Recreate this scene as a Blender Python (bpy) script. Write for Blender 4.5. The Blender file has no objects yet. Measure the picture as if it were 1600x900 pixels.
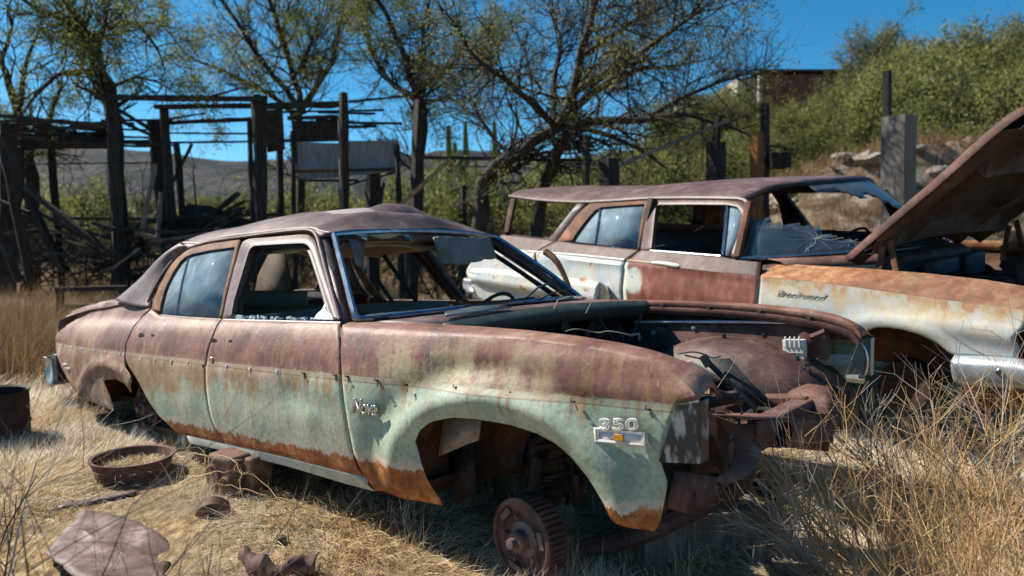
import bpy, bmesh, math, random
import numpy as np
from mathutils import Vector, Matrix, noise as mn
R = math.radians
sc = bpy.context.scene
col = sc.collection
# ------------------------------------------------------------------ camera, world, sun
PITCH = -.074; CAMH = 1.1356; F = 1145.6
cam = bpy.data.cameras.new('camera'); co = bpy.data.objects.new('camera', cam); col.objects.link(co)
co.location = (0, 0, CAMH); co.rotation_euler = (math.pi / 2 + PITCH, 0, 0)
cam.sensor_width = 36; cam.lens = F / 1600 * 36; cam.clip_end = 6000; cam.clip_start = .05
cam.dof.use_dof = True; cam.dof.focus_distance = 2.75; cam.dof.aperture_fstop = 2.4
sc.camera = co
SUNDIR = Vector((-.66, .30, .66)).normalized()       # towards the sun
elev = math.asin(SUNDIR.z); azim = math.atan2(SUNDIR.x, SUNDIR.y)
W = bpy.data.worlds.new('World'); sc.world = W; W.use_nodes = True
nt = W.node_tree; bg = nt.nodes['Background']; sky = nt.nodes.new('ShaderNodeTexSky')
sky.sky_type = 'NISHITA'; sky.sun_disc = False; sky.sun_elevation = elev; sky.sun_rotation = azim
sky.altitude = 900; sky.air_density = .8; sky.dust_density = .35; sky.ozone_density = 6
hs = nt.nodes.new('ShaderNodeHueSaturation'); hs.inputs['Saturation'].default_value = 1.24; hs.inputs['Value'].default_value = 1.5; hs.inputs['Hue'].default_value = .482; nt.links.new(sky.outputs[0], hs.inputs['Color'])
nt.links.new(hs.outputs[0], bg.inputs[0]); bg.inputs[1].default_value = .054
sl = bpy.data.lights.new('sun', 'SUN'); so = bpy.data.objects.new('sun', sl); col.objects.link(so)
sl.energy = 5.0; sl.angle = R(.5); sl.color = (1, .93, .82)
so.rotation_euler = (-SUNDIR).to_track_quat('-Z', 'Y').to_euler()
sc.view_settings.view_transform = 'Standard'; sc.view_settings.look = 'None'
sc.view_settings.exposure = .80; sc.view_settings.gamma = 1
# ------------------------------------------------------------------ material helpers
class NT:
    def __init__(s, name):
        s.m = bpy.data.materials.new(name); s.m.use_nodes = True
        s.t = s.m.node_tree; s.b = s.t.nodes['Principled BSDF']; s.out = s.t.nodes['Material Output']
        s.tc = s.t.nodes.new('ShaderNodeTexCoord'); s.obj = s.tc.outputs['Object']
    def n(s, k): return s.t.nodes.new(k)
    def l(s, a, b):
        if hasattr(a, 'is_output') or isinstance(a, bpy.types.NodeSocket): s.t.links.new(a, b)
        else:
            if b.type == 'RGBA' and len(a) == 3: a = (*a, 1)
            b.default_value = a
    def map(s, sc=(1, 1, 1), loc=(0, 0, 0), rot=(0, 0, 0), src=None):
        k = s.n('ShaderNodeMapping'); k.inputs['Scale'].default_value = sc; k.inputs['Location'].default_value = loc; k.inputs['Rotation'].default_value = rot
        s.l(src or s.obj, k.inputs['Vector']); return k.outputs[0]
    def noise(s, scale=5, detail=6, rough=.6, src=None, dist=0):
        k = s.n('ShaderNodeTexNoise'); k.inputs['Scale'].default_value = scale; k.inputs['Detail'].default_value = detail
        k.inputs['Roughness'].default_value = rough; k.inputs['Distortion'].default_value = dist; s.l(src or s.obj, k.inputs['Vector']); return k.outputs['Fac']
    def vor(s, scale=5, src=None, feat='F1'):
        k = s.n('ShaderNodeTexVoronoi'); k.feature = feat; k.inputs['Scale'].default_value = scale; s.l(src or s.obj, k.inputs['Vector']); return k.outputs['Distance']
    def ramp(s, f, pts):
        k = s.n('ShaderNodeValToRGB'); e = k.color_ramp.elements
        while len(e) < len(pts): e.new(.5)
        for i, (p, c) in enumerate(pts):
            e[i].position = p; e[i].color = (c, c, c, 1) if isinstance(c, (int, float)) else (*c, 1)
        s.l(f, k.inputs[0]); return k.outputs[0]
    def math(s, op, a, b=0, c=0, clamp=False):
        k = s.n('ShaderNodeMath'); k.operation = op; k.use_clamp = clamp
        for i, v in enumerate((a, b, c)):
            if isinstance(v, (int, float)): k.inputs[i].default_value = v
            else: s.l(v, k.inputs[i])
        return k.outputs[0]
    def mix(s, f, a, b, mode='MIX'):
        k = s.n('ShaderNodeMix'); k.data_type = 'RGBA'; k.blend_type = mode
        if isinstance(f, (int, float)): k.inputs[0].default_value = f
        else: s.l(f, k.inputs[0])
        s.l(a, k.inputs[6]); s.l(b, k.inputs[7]); return k.outputs[2]
    def step(s, v, lo, hi):
        k = s.n('ShaderNodeMapRange'); s.l(v, k.inputs[0]); k.inputs[1].default_value = lo; k.inputs[2].default_value = hi
        k.interpolation_type = 'SMOOTHSTEP'; return k.outputs[0]
    def xyz(s):
        k = s.n('ShaderNodeSeparateXYZ'); s.l(s.obj, k.inputs[0]); return k.outputs
    def bump(s, h, strength=.3, dist=.01, prev=None):
        k = s.n('ShaderNodeBump'); k.inputs['Strength'].default_value = strength; k.inputs['Distance'].default_value = dist
        s.l(h, k.inputs['Height'])
        if prev: s.l(prev, k.inputs['Normal'])
        s.l(k.outputs[0], s.b.inputs['Normal']); return k.outputs[0]
    def fin(s, c=None, rough=None, metal=None, spec=None):
        if c is not None: s.l(c, s.b.inputs['Base Color'])
        if rough is not None: s.l(rough, s.b.inputs['Roughness'])
        if metal is not None: s.l(metal, s.b.inputs['Metallic'])
        if spec is not None: s.l(spec, s.b.inputs['Specular IOR Level'])
        return s.m
def simple(name, c1, c2, scale=8, rough=.7, metal=0., bump=.3, bd=.005, sc_=(1, 1, 1), spec=.4, lo=.35, hi=.65):
    k = NT(name); v = k.map(sc_); f = k.noise(scale, 7, .65, v)
    k.bump(k.noise(scale * 4, 5, .6, v), bump, bd)
    return k.fin(k.ramp(f, [(lo, c1), (hi, c2)]), rough, metal, spec)
M = {}
def carpaint():                                       # sedan: primer-brown top, pale green sides, rusted sills
    k = NT('weathered_green_paint'); X, Y, Z = k.xyz()
    n1 = k.noise(3.2, 8, .65); n2 = k.noise(14, 8, .7); n3 = k.noise(60, 5, .7)
    st = k.noise(5, 7, .7, k.map((2.2, 1, .35))); st2 = k.noise(14, 6, .7, k.map((2.4, 1, .22), loc=(3, 0, 0)))
    rust = k.ramp(n1, [(.38, (.095, .036, .029)), (.47, (.175, .070, .054)), (.55, (.25, .118, .085)), (.63, (.37, .225, .165))])
    rust = k.mix(k.ramp(n2, [(.48, 0), (.62, .60)]), rust, (.20, .075, .032))
    rust = k.mix(k.math('MULTIPLY', k.ramp(st2, [(.50, 0), (.62, .5)]), k.step(Z, .88, .76)), rust, (.34, .20, .085))
    pits = k.ramp(k.noise(75, 4, .6), [(.60, 0), (.66, .65)]); rust = k.mix(pits, rust, (.06, .028, .024))
    fleck = k.ramp(k.noise(55, 3, .5, k.map((1, 1, .6), loc=(7, 1, 2))), [(.68, 0), (.72, .35)]); rust = k.mix(fleck, rust, (.45, .38, .32))
    # yellowish-green worn blotches in the upper band of the front fender
    fx = k.math('SUBTRACT', X, -.12); fx = k.math('MULTIPLY', fx, fx); worn = k.math('MULTIPLY', k.step(fx, .28, .0), k.step(Z, .86, .72))
    wf = k.math('MULTIPLY', worn, k.ramp(k.math('ADD', k.math('MULTIPLY', n2, .5), k.math('MULTIPLY', st, .5)), [(.45, 0), (.53, 1)]))
    rust = k.mix(k.math('MULTIPLY', wf, .80), rust, (.42, .40, .24))
    spots = k.ramp(k.noise(42, 4, .55, k.map((1, 1, .5))), [(.60, 0), (.66, 1)])
    rust = k.mix(k.math('MULTIPLY', spots, .35), rust, (.40, .28, .20))
    green = k.ramp(n1, [(.36, (.24, .33, .25)), (.5, (.36, .44, .335)), (.64, (.50, .52, .38))])
    zt = k.math('MULTIPLY_ADD', X, -.020, .682)
    dz = k.math('SUBTRACT', zt, Z)                    # depth below the trim line
    low = k.math('ADD', k.math('MULTIPLY', st, .62), k.math('MULTIPLY', n2, .38))
    rearness = k.step(X, -1.2, -3.0)
    thr = k.math('ADD', k.math('MULTIPLY', k.step(dz, .0, .30), .26), .40)
    thr = k.math('SUBTRACT', thr, k.math('MULTIPLY', rearness, .24))
    thr = k.math('ADD', thr, k.math('MULTIPLY', k.step(X, -.75, -.55), .10))
    thr = k.math('ADD', thr, .030)
    streak = k.step(k.math('SUBTRACT', low, thr), 0, .07)
    green = k.mix(k.math('MULTIPLY', streak, .74), green, k.ramp(n2, [(.38, (.29, .11, .035)), (.5, (.36, .19, .08)), (.62, (.46, .30, .16))]))
    s2 = k.ramp(st2, [(.53, 0), (.66, .65)])
    green = k.mix(k.math('MULTIPLY', s2, k.math('SUBTRACT', 1, k.math('MULTIPLY', k.step(X, -.66, -.6), .55))), green, (.36, .25, .11))
    fine = k.ramp(k.noise(26, 5, .65, k.map((2.2, 1, .12))), [(.55, 0), (.68, .30)]); green = k.mix(fine, green, (.28, .17, .075))
    rr2 = k.math('MULTIPLY', k.step(X, -2.35, -2.6), k.ramp(k.math('ADD', k.math('MULTIPLY', st, .5), k.math('MULTIPLY', n1, .5)), [(.38, 1), (.62, .35)]))
    green = k.mix(rr2, green, k.ramp(n2, [(.38, (.15, .062, .050)), (.5, (.25, .115, .075)), (.62, (.36, .22, .15))]))
    drip = k.math('MULTIPLY', k.ramp(k.noise(9, 5, .6, k.map((3, 1, .15), loc=(1, 2, 0))), [(.54, 0), (.62, 1)]), k.step(dz, .16, .0)); green = k.mix(k.math('MULTIPLY', drip, .7), green, (.27, .10, .035))
    pk = k.math('MULTIPLY', k.ramp(k.noise(7, 7, .6, k.map((1, 1, .7), loc=(4.2, 0, 1.7))), [(.60, 0), (.63, 1)]), k.step(X, -.62, -.7))
    green = k.mix(k.math('MULTIPLY', pk, .75), green, (.52, .36, .29))
    # pale primer line and orange rust at the sills
    zb = k.math('MULTIPLY_ADD', X, -.012, .372); wob = k.math('ADD', k.math('MULTIPLY', k.math('SUBTRACT', n2, .5), .07), k.math('MULTIPLY', k.math('SUBTRACT', st2, .5), .09))
    ze = k.math('ADD', k.math('SUBTRACT', zb, Z), wob)
    green = k.mix(k.step(ze, -.035, -.022), green, (.50, .46, .36))
    org = k.ramp(n2, [(.38, (.14, .042, .010)), (.5, (.32, .095, .018)), (.62, (.50, .24, .09))])
    green = k.mix(k.step(ze, -.004, .004), green, org)
    chan = k.math('MULTIPLY', k.step(dz, .000, .002), k.math('SUBTRACT', 1, k.step(dz, .017, .019))); chan = k.math('MULTIPLY', chan, k.ramp(n2, [(.4, .35), (.6, .85)]))
    green = k.mix(chan, green, (.33, .24, .15)); line = k.math('MULTIPLY', k.step(dz, .017, .019), k.math('SUBTRACT', 1, k.step(dz, .021, .023))); green = k.mix(k.math('MULTIPLY', line, .6), green, (.10, .05, .03))
    fade = k.math('MULTIPLY', k.math('MULTIPLY', k.step(Z, .80, .85), k.ramp(k.math('ADD', k.math('MULTIPLY', n1, .5), k.math('MULTIPLY', st, .5)), [(.46, 0), (.58, .6)])), k.step(X, -.5, -.7)); rust = k.mix(fade, rust, (.38, .25, .18))
    up = k.step(k.math('ADD', k.math('SUBTRACT', Z, zt), k.math('MULTIPLY', k.math('SUBTRACT', n2, .5), .012)), -.003, .003)
    c = k.mix(up, green, rust)
    c = k.mix(k.ramp(n3, [(.45, .0), (.68, .38)]), c, (.10, .06, .045))
    nb = k.bump(n1, .35, .02); nb = k.bump(n2, .35, .005, nb); k.bump(n3, .3, .0018, nb)
    rr = k.mix(n2, (.40, .40, .40), (.74, .74, .74))
    return k.fin(c, rr, 0, .45)
def wagonpaint():
    k = NT('weathered_white_paint'); X, Y, Z = k.xyz()
    n1 = k.noise(2.6, 8, .65); n2 = k.noise(11, 8, .7); st = k.noise(5, 7, .7, k.map((2, 1, .3))); n3 = k.noise(45, 5, .7)
    rust = k.ramp(n1, [(.36, (.050, .024, .023)), (.5, (.085, .045, .041)), (.62, (.15, .09, .08))])
    org = k.ramp(n2, [(.38, (.22, .085, .035)), (.5, (.34, .145, .06)), (.62, (.46, .28, .14))])
    red = k.ramp(k.math('ADD', k.math('MULTIPLY', st, .5), k.math('MULTIPLY', n2, .5)), [(.38, (.11, .032, .022)), (.5, (.19, .058, .034)), (.62, (.31, .13, .085))])
    white = k.ramp(n1, [(.36, (.33, .42, .47)), (.5, (.45, .53, .55)), (.62, (.56, .57, .50))])
    zs = k.math('SUBTRACT', k.math('MULTIPLY_ADD', X, -.0275, .8755), k.math('MULTIPLY', k.math('MAXIMUM', k.math('ADD', X, .2), 0), .035))
    dz = k.math('SUBTRACT', zs, Z)
    front = k.step(X, -.66, -.60)
    thr = k.math('ADD', .44, k.math('MULTIPLY', k.step(dz, 0, .14), .20))
    thr = k.math('ADD', thr, k.math('MULTIPLY', k.math('SUBTRACT', 1, front), .10))
    stn = k.step(k.math('SUBTRACT', k.math('ADD', k.math('MULTIPLY', st, .5), k.math('MULTIPLY', n2, .5)), thr), 0, .12)
    white = k.mix(k.ramp(k.math('ADD', k.math('MULTIPLY', st, .6), k.math('MULTIPLY', n2, .4)), [(.46, 0), (.66, .55)]), white, (.52, .36, .17))
    white = k.mix(k.math('MULTIPLY', k.math('MULTIPLY', k.step(dz, .20, .0), front), k.ramp(n2, [(.36, .35), (.6, .9)])), white, (.46, .31, .12))
    white = k.mix(k.math('MULTIPLY', stn, .85), white, org)
    sp = k.ramp(k.noise(4.5, 6, .6, k.map((1, 1, 1.3), loc=(1.1, 0, .4))), [(.64, 0), (.67, 1)])
    white = k.mix(sp, white, (.40, .17, .08))
    door = k.math('MULTIPLY', k.step(k.math('ADD', X, k.math('MULTIPLY', k.math('SUBTRACT', n2, .5), .02)), -1.77, -1.755), k.math('SUBTRACT', 1, k.step(X, -.645, -.63)))
    cr = k.math('ADD', k.math('POWER', k.math('MULTIPLY', k.math('ADD', X, 1.70), 7), 2), k.math('POWER', k.math('MULTIPLY', k.math('SUBTRACT', Z, .80), 8), 2))
    door = k.math('MULTIPLY', door, k.step(k.math('ADD', cr, k.math('MULTIPLY', n2, 1.2)), .9, 1.3))
    body = k.mix(door, white, red)
    top = k.mix(front, rust, k.mix(k.step(X, -.3, .25), org, k.mix(.5, rust, org)))
    up = k.step(k.math('SUBTRACT', Z, zs), -.004, .004)
    c = k.mix(up, body, top)
    c = k.mix(k.ramp(n3, [(.35, 0), (.8, .25)]), c, (.12, .07, .05))
    nb = k.bump(n1, .2, .02); k.bump(n2, .2, .004, nb)
    return k.fin(c, k.mix(n2, (.48,) * 3, (.75,) * 3), 0, .4)
def rustmat(name, a, b, c, scale=6, rough=.75, spec=.35):
    k = NT(name); n1 = k.noise(scale, 8, .68); n2 = k.noise(scale * 6, 6, .7)
    cc = k.ramp(n1, [(.36, a), (.5, b), (.63, c)]); cc = k.mix(k.ramp(n2, [(.46, 0), (.64, .6)]), cc, a)
    nb = k.bump(n1, .3, .01); k.bump(n2, .35, .003, nb)
    return k.fin(cc, rough, 0, spec)
M['paint'] = carpaint(); M['wpaint'] = wagonpaint()
M['rust'] = rustmat('dark_rust', (.055, .026, .020), (.115, .052, .042), (.19, .10, .08))
M['rust_o'] = rustmat('orange_rust', (.06, .026, .015), (.15, .060, .026), (.28, .13, .060))
M['rust_w'] = rustmat('shade_dark_wheelhouse_rust', (.030, .014, .009), (.075, .032, .016), (.14, .060, .025), 7)  # darker than the orange rust: shade inside the arches put into the colour
M['alu'] = simple('dull_sky_tinted_plating', (.34, .38, .41), (.58, .62, .64), 12, .38, .55, .25, .003)  # grey-blue sky reflection mixed into the dull base colour
M['rust_p'] = rustmat('purple_rust', (.070, .038, .037), (.125, .074, .069), (.22, .15, .142), 5, .52, .5)
M['rust_d'] = rustmat('near_black_rust', (.018, .011, .009), (.045, .023, .017), (.085, .045, .032))  # rust in a near-black tone
M['hood_in'] = rustmat('underhood_rust', (.035, .020, .014), (.085, .048, .030), (.15, .085, .050), 3)
M['grime'] = rustmat('engine_grime', (.008, .007, .007), (.02, .016, .015), (.05, .04, .035), 20, .6)
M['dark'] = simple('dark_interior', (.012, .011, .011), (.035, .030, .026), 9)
M['greenin'] = simple('faded_green_vinyl', (.075, .095, .075), (.14, .16, .125), 7, .6)
M['teal'] = simple('blue_green_dash', (.012, .030, .034), (.035, .065, .068), 7, .5)
M['cowl'] = simple('dark_green_cowl', (.008, .016, .016), (.03, .045, .04), 9, .5)
M['tan'] = simple('torn_tan_headliner', (.28, .17, .08), (.58, .42, .24), 5, .9)
M['visor'] = simple('grey_visor_vinyl', (.14, .12, .10), (.24, .21, .18), 9, .8)
M['chrome'] = simple('tarnished_chrome', (.40, .41, .42), (.66, .67, .68), 14, .26, 1., .15, .002)
M['chrome_b'] = simple('sky_tinted_bright_trim', (.16, .22, .30), (.40, .47, .56), 10, .24, .9, .1, .002)  # blue of the reflected sky tinted into the base colour
M['blk'] = simple('flaking_black_paint', (.012, .012, .013), (.05, .05, .05), 30, .5, 0, .4, .003)
M['bezel'] = simple('scratched_grey_black_bezel', (.012, .013, .015), (.19, .21, .22), 26, .45, 0, .3, .002, (1.6, 1, .5), .5, .49, .60)
M['whitepl'] = simple('white_plastic', (.55, .53, .48), (.72, .70, .66), 10, .5)
M['greymetal'] = simple('grey_painted_metal', (.20, .20, .18), (.36, .36, .33), 10, .5)
M['mat'] = simple('hanging_grey_mat', (.22, .16, .12), (.38, .29, .22), 25, .95)
M['lens'] = simple('faded_side_lamp_lens', (.62, .58, .60), (.78, .74, .74), 12, .4)
M['amber'] = simple('amber_lens', (.40, .16, .01), (.62, .28, .02), 20, .4)
M['rubber'] = simple('old_rubber', (.012, .012, .013), (.035, .033, .032), 20, .7)
M['pillar'] = simple('rocker_pale', (.36, .37, .32), (.52, .51, .44), 9, .75, 0, .3, .005, (1, 1, 1), .2)
def roofmat():
    m = M['rust_p'].copy(); m.name = 'roof_rust'; t = m.node_tree; b = t.nodes['Principled BSDF']; src = b.inputs['Base Color'].links[0].from_socket
    k = NT.__new__(NT); k.m = m; k.t = t; k.b = b; k.tc = [n for n in t.nodes if n.type == 'TEX_COORD'][0]; k.obj = k.tc.outputs['Object']; X, Y, Z = k.xyz()
    e = k.math('ADD', k.math('POWER', k.math('DIVIDE', k.math('ADD', X, 1.46), .15), 2), k.math('POWER', k.math('DIVIDE', k.math('ADD', Y, .22), .15), 2))
    e = k.math('ADD', e, k.math('MULTIPLY', k.noise(9, 6, .6), 1.2)); f = k.step(e, 1.5, 1.25)
    k.l(k.mix(k.math('MULTIPLY', f, .85), src, (.42, .36, .34)), b.inputs['Base Color']); return m
M['roof'] = roofmat()
def wood(name, a, b, c, s=(3, 3, .35)):
    k = NT(name); v = k.map(s); n = k.noise(9, 8, .7, v, .6); n2 = k.noise(3, 5, .6)
    cc = k.ramp(n, [(.32, a), (.5, b), (.68, c)]); cc = k.mix(k.ramp(n2, [(.4, 0), (.7, .35)]), cc, a)
    k.bump(n, .7, .012); return k.fin(cc, .88, 0, .25)
M['wood'] = wood('dark_weathered_wood', (.012, .010, .009), (.035, .030, .027), (.075, .066, .058))
M['wood_g'] = wood('grey_weathered_wood', (.07, .06, .05), (.16, .14, .12), (.28, .25, .21))
M['wood_p'] = wood('pale_weathered_boards', (.13, .13, .135), (.25, .25, .255), (.36, .35, .34))
M['wood_t'] = wood('tan_weathered_wood', (.12, .075, .04), (.24, .15, .085), (.36, .25, .16))
M['wood_r'] = wood('red_brown_wood', (.10, .04, .015), (.22, .09, .03), (.32, .15, .06))
M['bark'] = wood('mesquite_bark', (.016, .012, .010), (.042, .034, .027), (.085, .07, .055), (2, 2, 1))
M['stem'] = simple('dry_stem', (.34, .22, .10), (.68, .48, .25), 3, .8)
M['stem_g'] = simple('grey_dry_stem', (.26, .23, .20), (.54, .48, .42), 3, .8)
M['stem_d'] = simple('dark_dry_stem', (.03, .024, .02), (.11, .085, .07), 3, .8)
M['stem_f'] = simple('fine_dead_twigs', (.26, .14, .055), (.50, .31, .13), 3, .9)
M['block'] = rustmat('rusty_casting', (.07, .035, .022), (.16, .085, .055), (.27, .17, .12), 12)
M['stone'] = simple('pale_stone', (.28, .25, .21), (.50, .47, .41), 12, .9, 0, .6, .01)
M['glassbits'] = simple('crumbled_glass', (.35, .42, .42), (.75, .82, .82), 90, .15, 0, .8, .004)
def leafmat(name, a, b, tr=.45, patch=None):
    k = NT(name); gi = k.n('ShaderNodeNewGeometry').outputs['Random Per Island']
    c = k.ramp(gi, [(.0, a), (1, b)])
    if patch: c = k.mix(k.ramp(k.noise(1.3, 4, .6), [(.46, 0), (.54, 1)]), c, k.ramp(gi, [(0, patch[0]), (1, patch[1])])); c = k.mix(k.ramp(k.noise(3.1, 3, .5, k.map(loc=(5, 5, 0))), [(.55, 0), (.66, .75)]), c, k.ramp(gi, [(0, patch[2]), (1, patch[3])]))
    k.fin(c, .6, 0, .3)
    t = k.n('ShaderNodeBsdfTranslucent'); k.l(c, t.inputs[0]); m = k.n('ShaderNodeMixShader'); m.inputs[0].default_value = tr
    k.l(k.b.outputs[0], m.inputs[1]); k.l(t.outputs[0], m.inputs[2]); k.l(m.outputs[0], k.out.inputs[0]); return k.m
M['leaf'] = leafmat('mesquite_leaf', (.075, .10, .020), (.20, .21, .05))
M['leaf_y'] = leafmat('yellow_green_leaf', (.17, .19, .035), (.34, .32, .08), .5)
M['leaf_h'] = leafmat('palo_verde_leaf', (.105, .115, .034), (.28, .27, .10), .5)
M['leaf_b'] = leafmat('olive_brown_leaf', (.10, .09, .03), (.20, .16, .06))
M['straw'] = leafmat('straw_grass', (.38, .23, .09), (.92, .74, .46), .18, ((.55, .42, .26), (.97, .90, .74), (.16, .095, .045), (.50, .34, .17)))
M['weed'] = leafmat('brown_weed', (.16, .095, .040), (.36, .24, .12), .3)
def glassmat(name, tint, rough=.03, dust_tint=.25, dc=(.42, .46, .46, 1)):
    k = NT(name); g = k.b; g.inputs['Transmission Weight'].default_value = 1; g.inputs['IOR'].default_value = 1.45
    k.fin(tint, rough); d = k.n('ShaderNodeBsdfDiffuse'); d.inputs[0].default_value = dc
    gl = k.n('ShaderNodeBsdfGlossy'); gl.inputs[1].default_value = rough; tr = k.n('ShaderNodeBsdfTransparent'); k.l(tint, tr.inputs[0])
    fr = k.n('ShaderNodeFresnel'); fr.inputs[0].default_value = 1.5
    m1 = k.n('ShaderNodeMixShader'); k.l(k.math('ADD', fr.outputs[0], .10), m1.inputs[0]); k.l(tr.outputs[0], m1.inputs[1]); k.l(gl.outputs[0], m1.inputs[2])
    m2 = k.n('ShaderNodeMixShader'); k.l(k.math('MULTIPLY', k.ramp(k.noise(5, 7, .7), [(.35, .4), (.7, 1)]), dust_tint), m2.inputs[0])
    k.l(m1.outputs[0], m2.inputs[1]); k.l(d.outputs[0], m2.inputs[2]); k.l(m2.outputs[0], k.out.inputs[0]); return k.m
M['glass'] = glassmat('dusty_sky_tinted_glass', (.22, .34, .42), .03, .85, (.32, .43, .50, 1))  # bluish veil holds dust plus a painted sky reflection
M['glass_t'] = glassmat('tinted_windshield_glass', (.06, .12, .24), .04, .20)
M['glass_c'] = glassmat('cracked_glass', (.60, .72, .74), .05, .16, (.45, .55, .60, 1))
# ------------------------------------------------------------------ geometry helpers
def tag(o, label=None, cat=None, group=None, kind=None):
    if label: o['label'] = label
    if cat: o['category'] = cat
    if group: o['group'] = group
    if kind: o['kind'] = kind
    return o
def empty(name, mat=None, **k):
    o = bpy.data.objects.new(name, None); col.objects.link(o); o.empty_display_size = .2
    if mat is not None: o.matrix_world = mat
    return tag(o, **k)
class MB:
    def __init__(s): s.v = []; s.f = []
    def add(s, v, f):
        b = len(s.v); s.v += [tuple(map(float, p)) for p in v]; s.f += [tuple(i + b for i in q) for q in f]
    def box(s, c, d, rot=None, jit=0, rs=None):
        v = []
        for i in range(8):
            p = Vector(((i & 1) - .5, (i >> 1 & 1) - .5, (i >> 2) - .5)); p = Vector((p.x * d[0], p.y * d[1], p.z * d[2]))
            if jit: p += Vector([random.uniform(-jit, jit) for _ in range(3)])
            if rot is not None: p = rot @ p
            v.append(p + Vector(c))
        s.add(v, [(0, 2, 3, 1), (4, 5, 7, 6), (0, 1, 5, 4), (2, 6, 7, 3), (0, 4, 6, 2), (1, 3, 7, 5)])
    def tube(s, pts, r, n=8, cap=True, flat=None):
        pts = [Vector(p) for p in pts]; m = len(pts)
        rr = r if hasattr(r, '__len__') else [r] * m
        v = []; prev = None
        for i, p in enumerate(pts):
            t = (pts[min(i + 1, m - 1)] - pts[max(i - 1, 0)])
            t = t.normalized() if t.length > 1e-9 else Vector((0, 0, 1))
            if prev is None:
                a = Vector((0, 0, 1)) if abs(t.z) < .9 else Vector((1, 0, 0)); u = t.cross(a).normalized()
            else:
                u = prev - t * prev.dot(t); u = u.normalized() if u.length > 1e-6 else t.orthogonal().normalized()
            prev = u; w = t.cross(u)
            for j in range(n):
                a = 2 * math.pi * j / n; v.append(p + (u * math.cos(a) + w * math.sin(a)) * rr[i])
        f = [(i * n + j, i * n + (j + 1) % n, (i + 1) * n + (j + 1) % n, (i + 1) * n + j) for i in range(m - 1) for j in range(n)]
        if cap: f += [tuple(range(n))[::-1], tuple(range((m - 1) * n, m * n))]
        s.add(v, f)
    def beam(s, a, b, w, h=None, seg=6, wob=.0, up=(0, 0, 1)):
        """squared timber from a to b, slightly irregular"""
        a, b = Vector(a), Vector(b); h = h or w; t = (b - a).normalized(); up = Vector(up)
        if abs(t.dot(up)) > .95: up = Vector((0, 1, 0))
        u = t.cross(up).normalized(); q = t.cross(u); v = []
        for i in range(seg + 1):
            p = a.lerp(b, i / seg); k = 1 + random.uniform(-wob, wob); o = (u * random.uniform(-1, 1) + q * random.uniform(-1, 1)) * w * wob * .5
            for x, y in ((-1, -1), (1, -1), (1, 1), (-1, 1)): v.append(p + o + u * x * w * .5 * k + q * y * h * .5 * k)
        f = [(i * 4 + j, i * 4 + (j + 1) % 4, i * 4 + 4 + (j + 1) % 4, i * 4 + 4 + j) for i in range(seg) for j in range(4)]
        s.add(v, f + [(3, 2, 1, 0), tuple(seg * 4 + j for j in range(4))])
    def grid(s, g, close=False):
        n, m = len(g), len(g[0]); v = [p for r in g for p in r]
        s.add(v, [(i * m + j, i * m + (j + 1) % m, (i + 1) * m + (j + 1) % m, (i + 1) * m + j) for i in range(n - 1) for j in range(m if close else m - 1)])
    def lathe(s, prof, c, axis='y', n=32, a0=0, a1=2 * math.pi):
        full = abs(a1 - a0 - 2 * math.pi) < 1e-6; g = []
        for r, h in prof:
            row = []
            for j in range(n if full else n + 1):
                a = a0 + (a1 - a0) * j / n; x, y = r * math.cos(a), r * math.sin(a)
                p = {'y': (x, h, y), 'z': (x, y, h), 'x': (h, x, y)}[axis]; row.append(Vector(p) + Vector(c))
            g.append(row)
        s.grid(g, full)
    def split(s):
        par = list(range(len(s.v)))
        def fd(i):
            while par[i] != i: par[i] = par[par[i]]; i = par[i]
            return i
        for f in s.f:
            for i in f[1:]: par[fd(i)] = fd(f[0])
        out = {}
        for f in s.f:
            m, mp = out.setdefault(fd(f[0]), (MB(), {}))
            for i in f:
                if i not in mp: mp[i] = len(m.v); m.v.append(s.v[i])
            m.f.append(tuple(mp[i] for i in f))
        return [m for m, _ in out.values()]
    def each(s, name, mat, parent=None, **k): return [m.build(name, mat, parent, **k) for m in s.split()]
    def build(s, name, mat, parent=None, solid=0, off=0, smooth=True, bevel=0, sub=0, auto=35):
        me = bpy.data.meshes.new(name); me.from_pydata(s.v, [], s.f); me.validate(); me.update()
        bm = bmesh.new(); bm.from_mesh(me); bmesh.ops.remove_doubles(bm, verts=bm.verts, dist=1e-5)
        bmesh.ops.recalc_face_normals(bm, faces=bm.faces); bm.to_mesh(me); bm.free()
        me.materials.append(mat); o = bpy.data.objects.new(name, me); col.objects.link(o)
        if parent: o.parent = parent
        if smooth:
            me.polygons.foreach_set('use_smooth', [True] * len(me.polygons))
            me.set_sharp_from_angle(angle=R(auto))
        if sub: q = o.modifiers.new('s', 'SUBSURF'); q.levels = q.render_levels = sub
        if solid: q = o.modifiers.new('t', 'SOLIDIFY'); q.thickness = solid; q.offset = off
        if bevel: q = o.modifiers.new('b', 'BEVEL'); q.width = bevel; q.segments = 2; q.limit_method = 'ANGLE'; q.angle_limit = R(40)
        return o
def ray(px, py):
    a = (px - 800) / F; b = -(py - 450) / F; c, s = math.cos(PITCH), math.sin(PITCH)
    return Vector((a, c - b * s, s + b * c))
def at(px, py, D):                                    # point at world depth Y = D seen at this pixel
    r = ray(px, py); return Vector((0, 0, CAMH)) + r * (D / r.y)
def resample(pts, n):
    pts = [Vector(p) for p in pts]; d = [0]
    for a, b in zip(pts, pts[1:]): d.append(d[-1] + (b - a).length)
    out = []
    for i in range(n):
        t = d[-1] * i / (n - 1); k = 0
        while k < len(d) - 2 and d[k + 1] < t: k += 1
        w = (t - d[k]) / max(d[k + 1] - d[k], 1e-9); out.append(pts[k].lerp(pts[k + 1], w))
    return out
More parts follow.
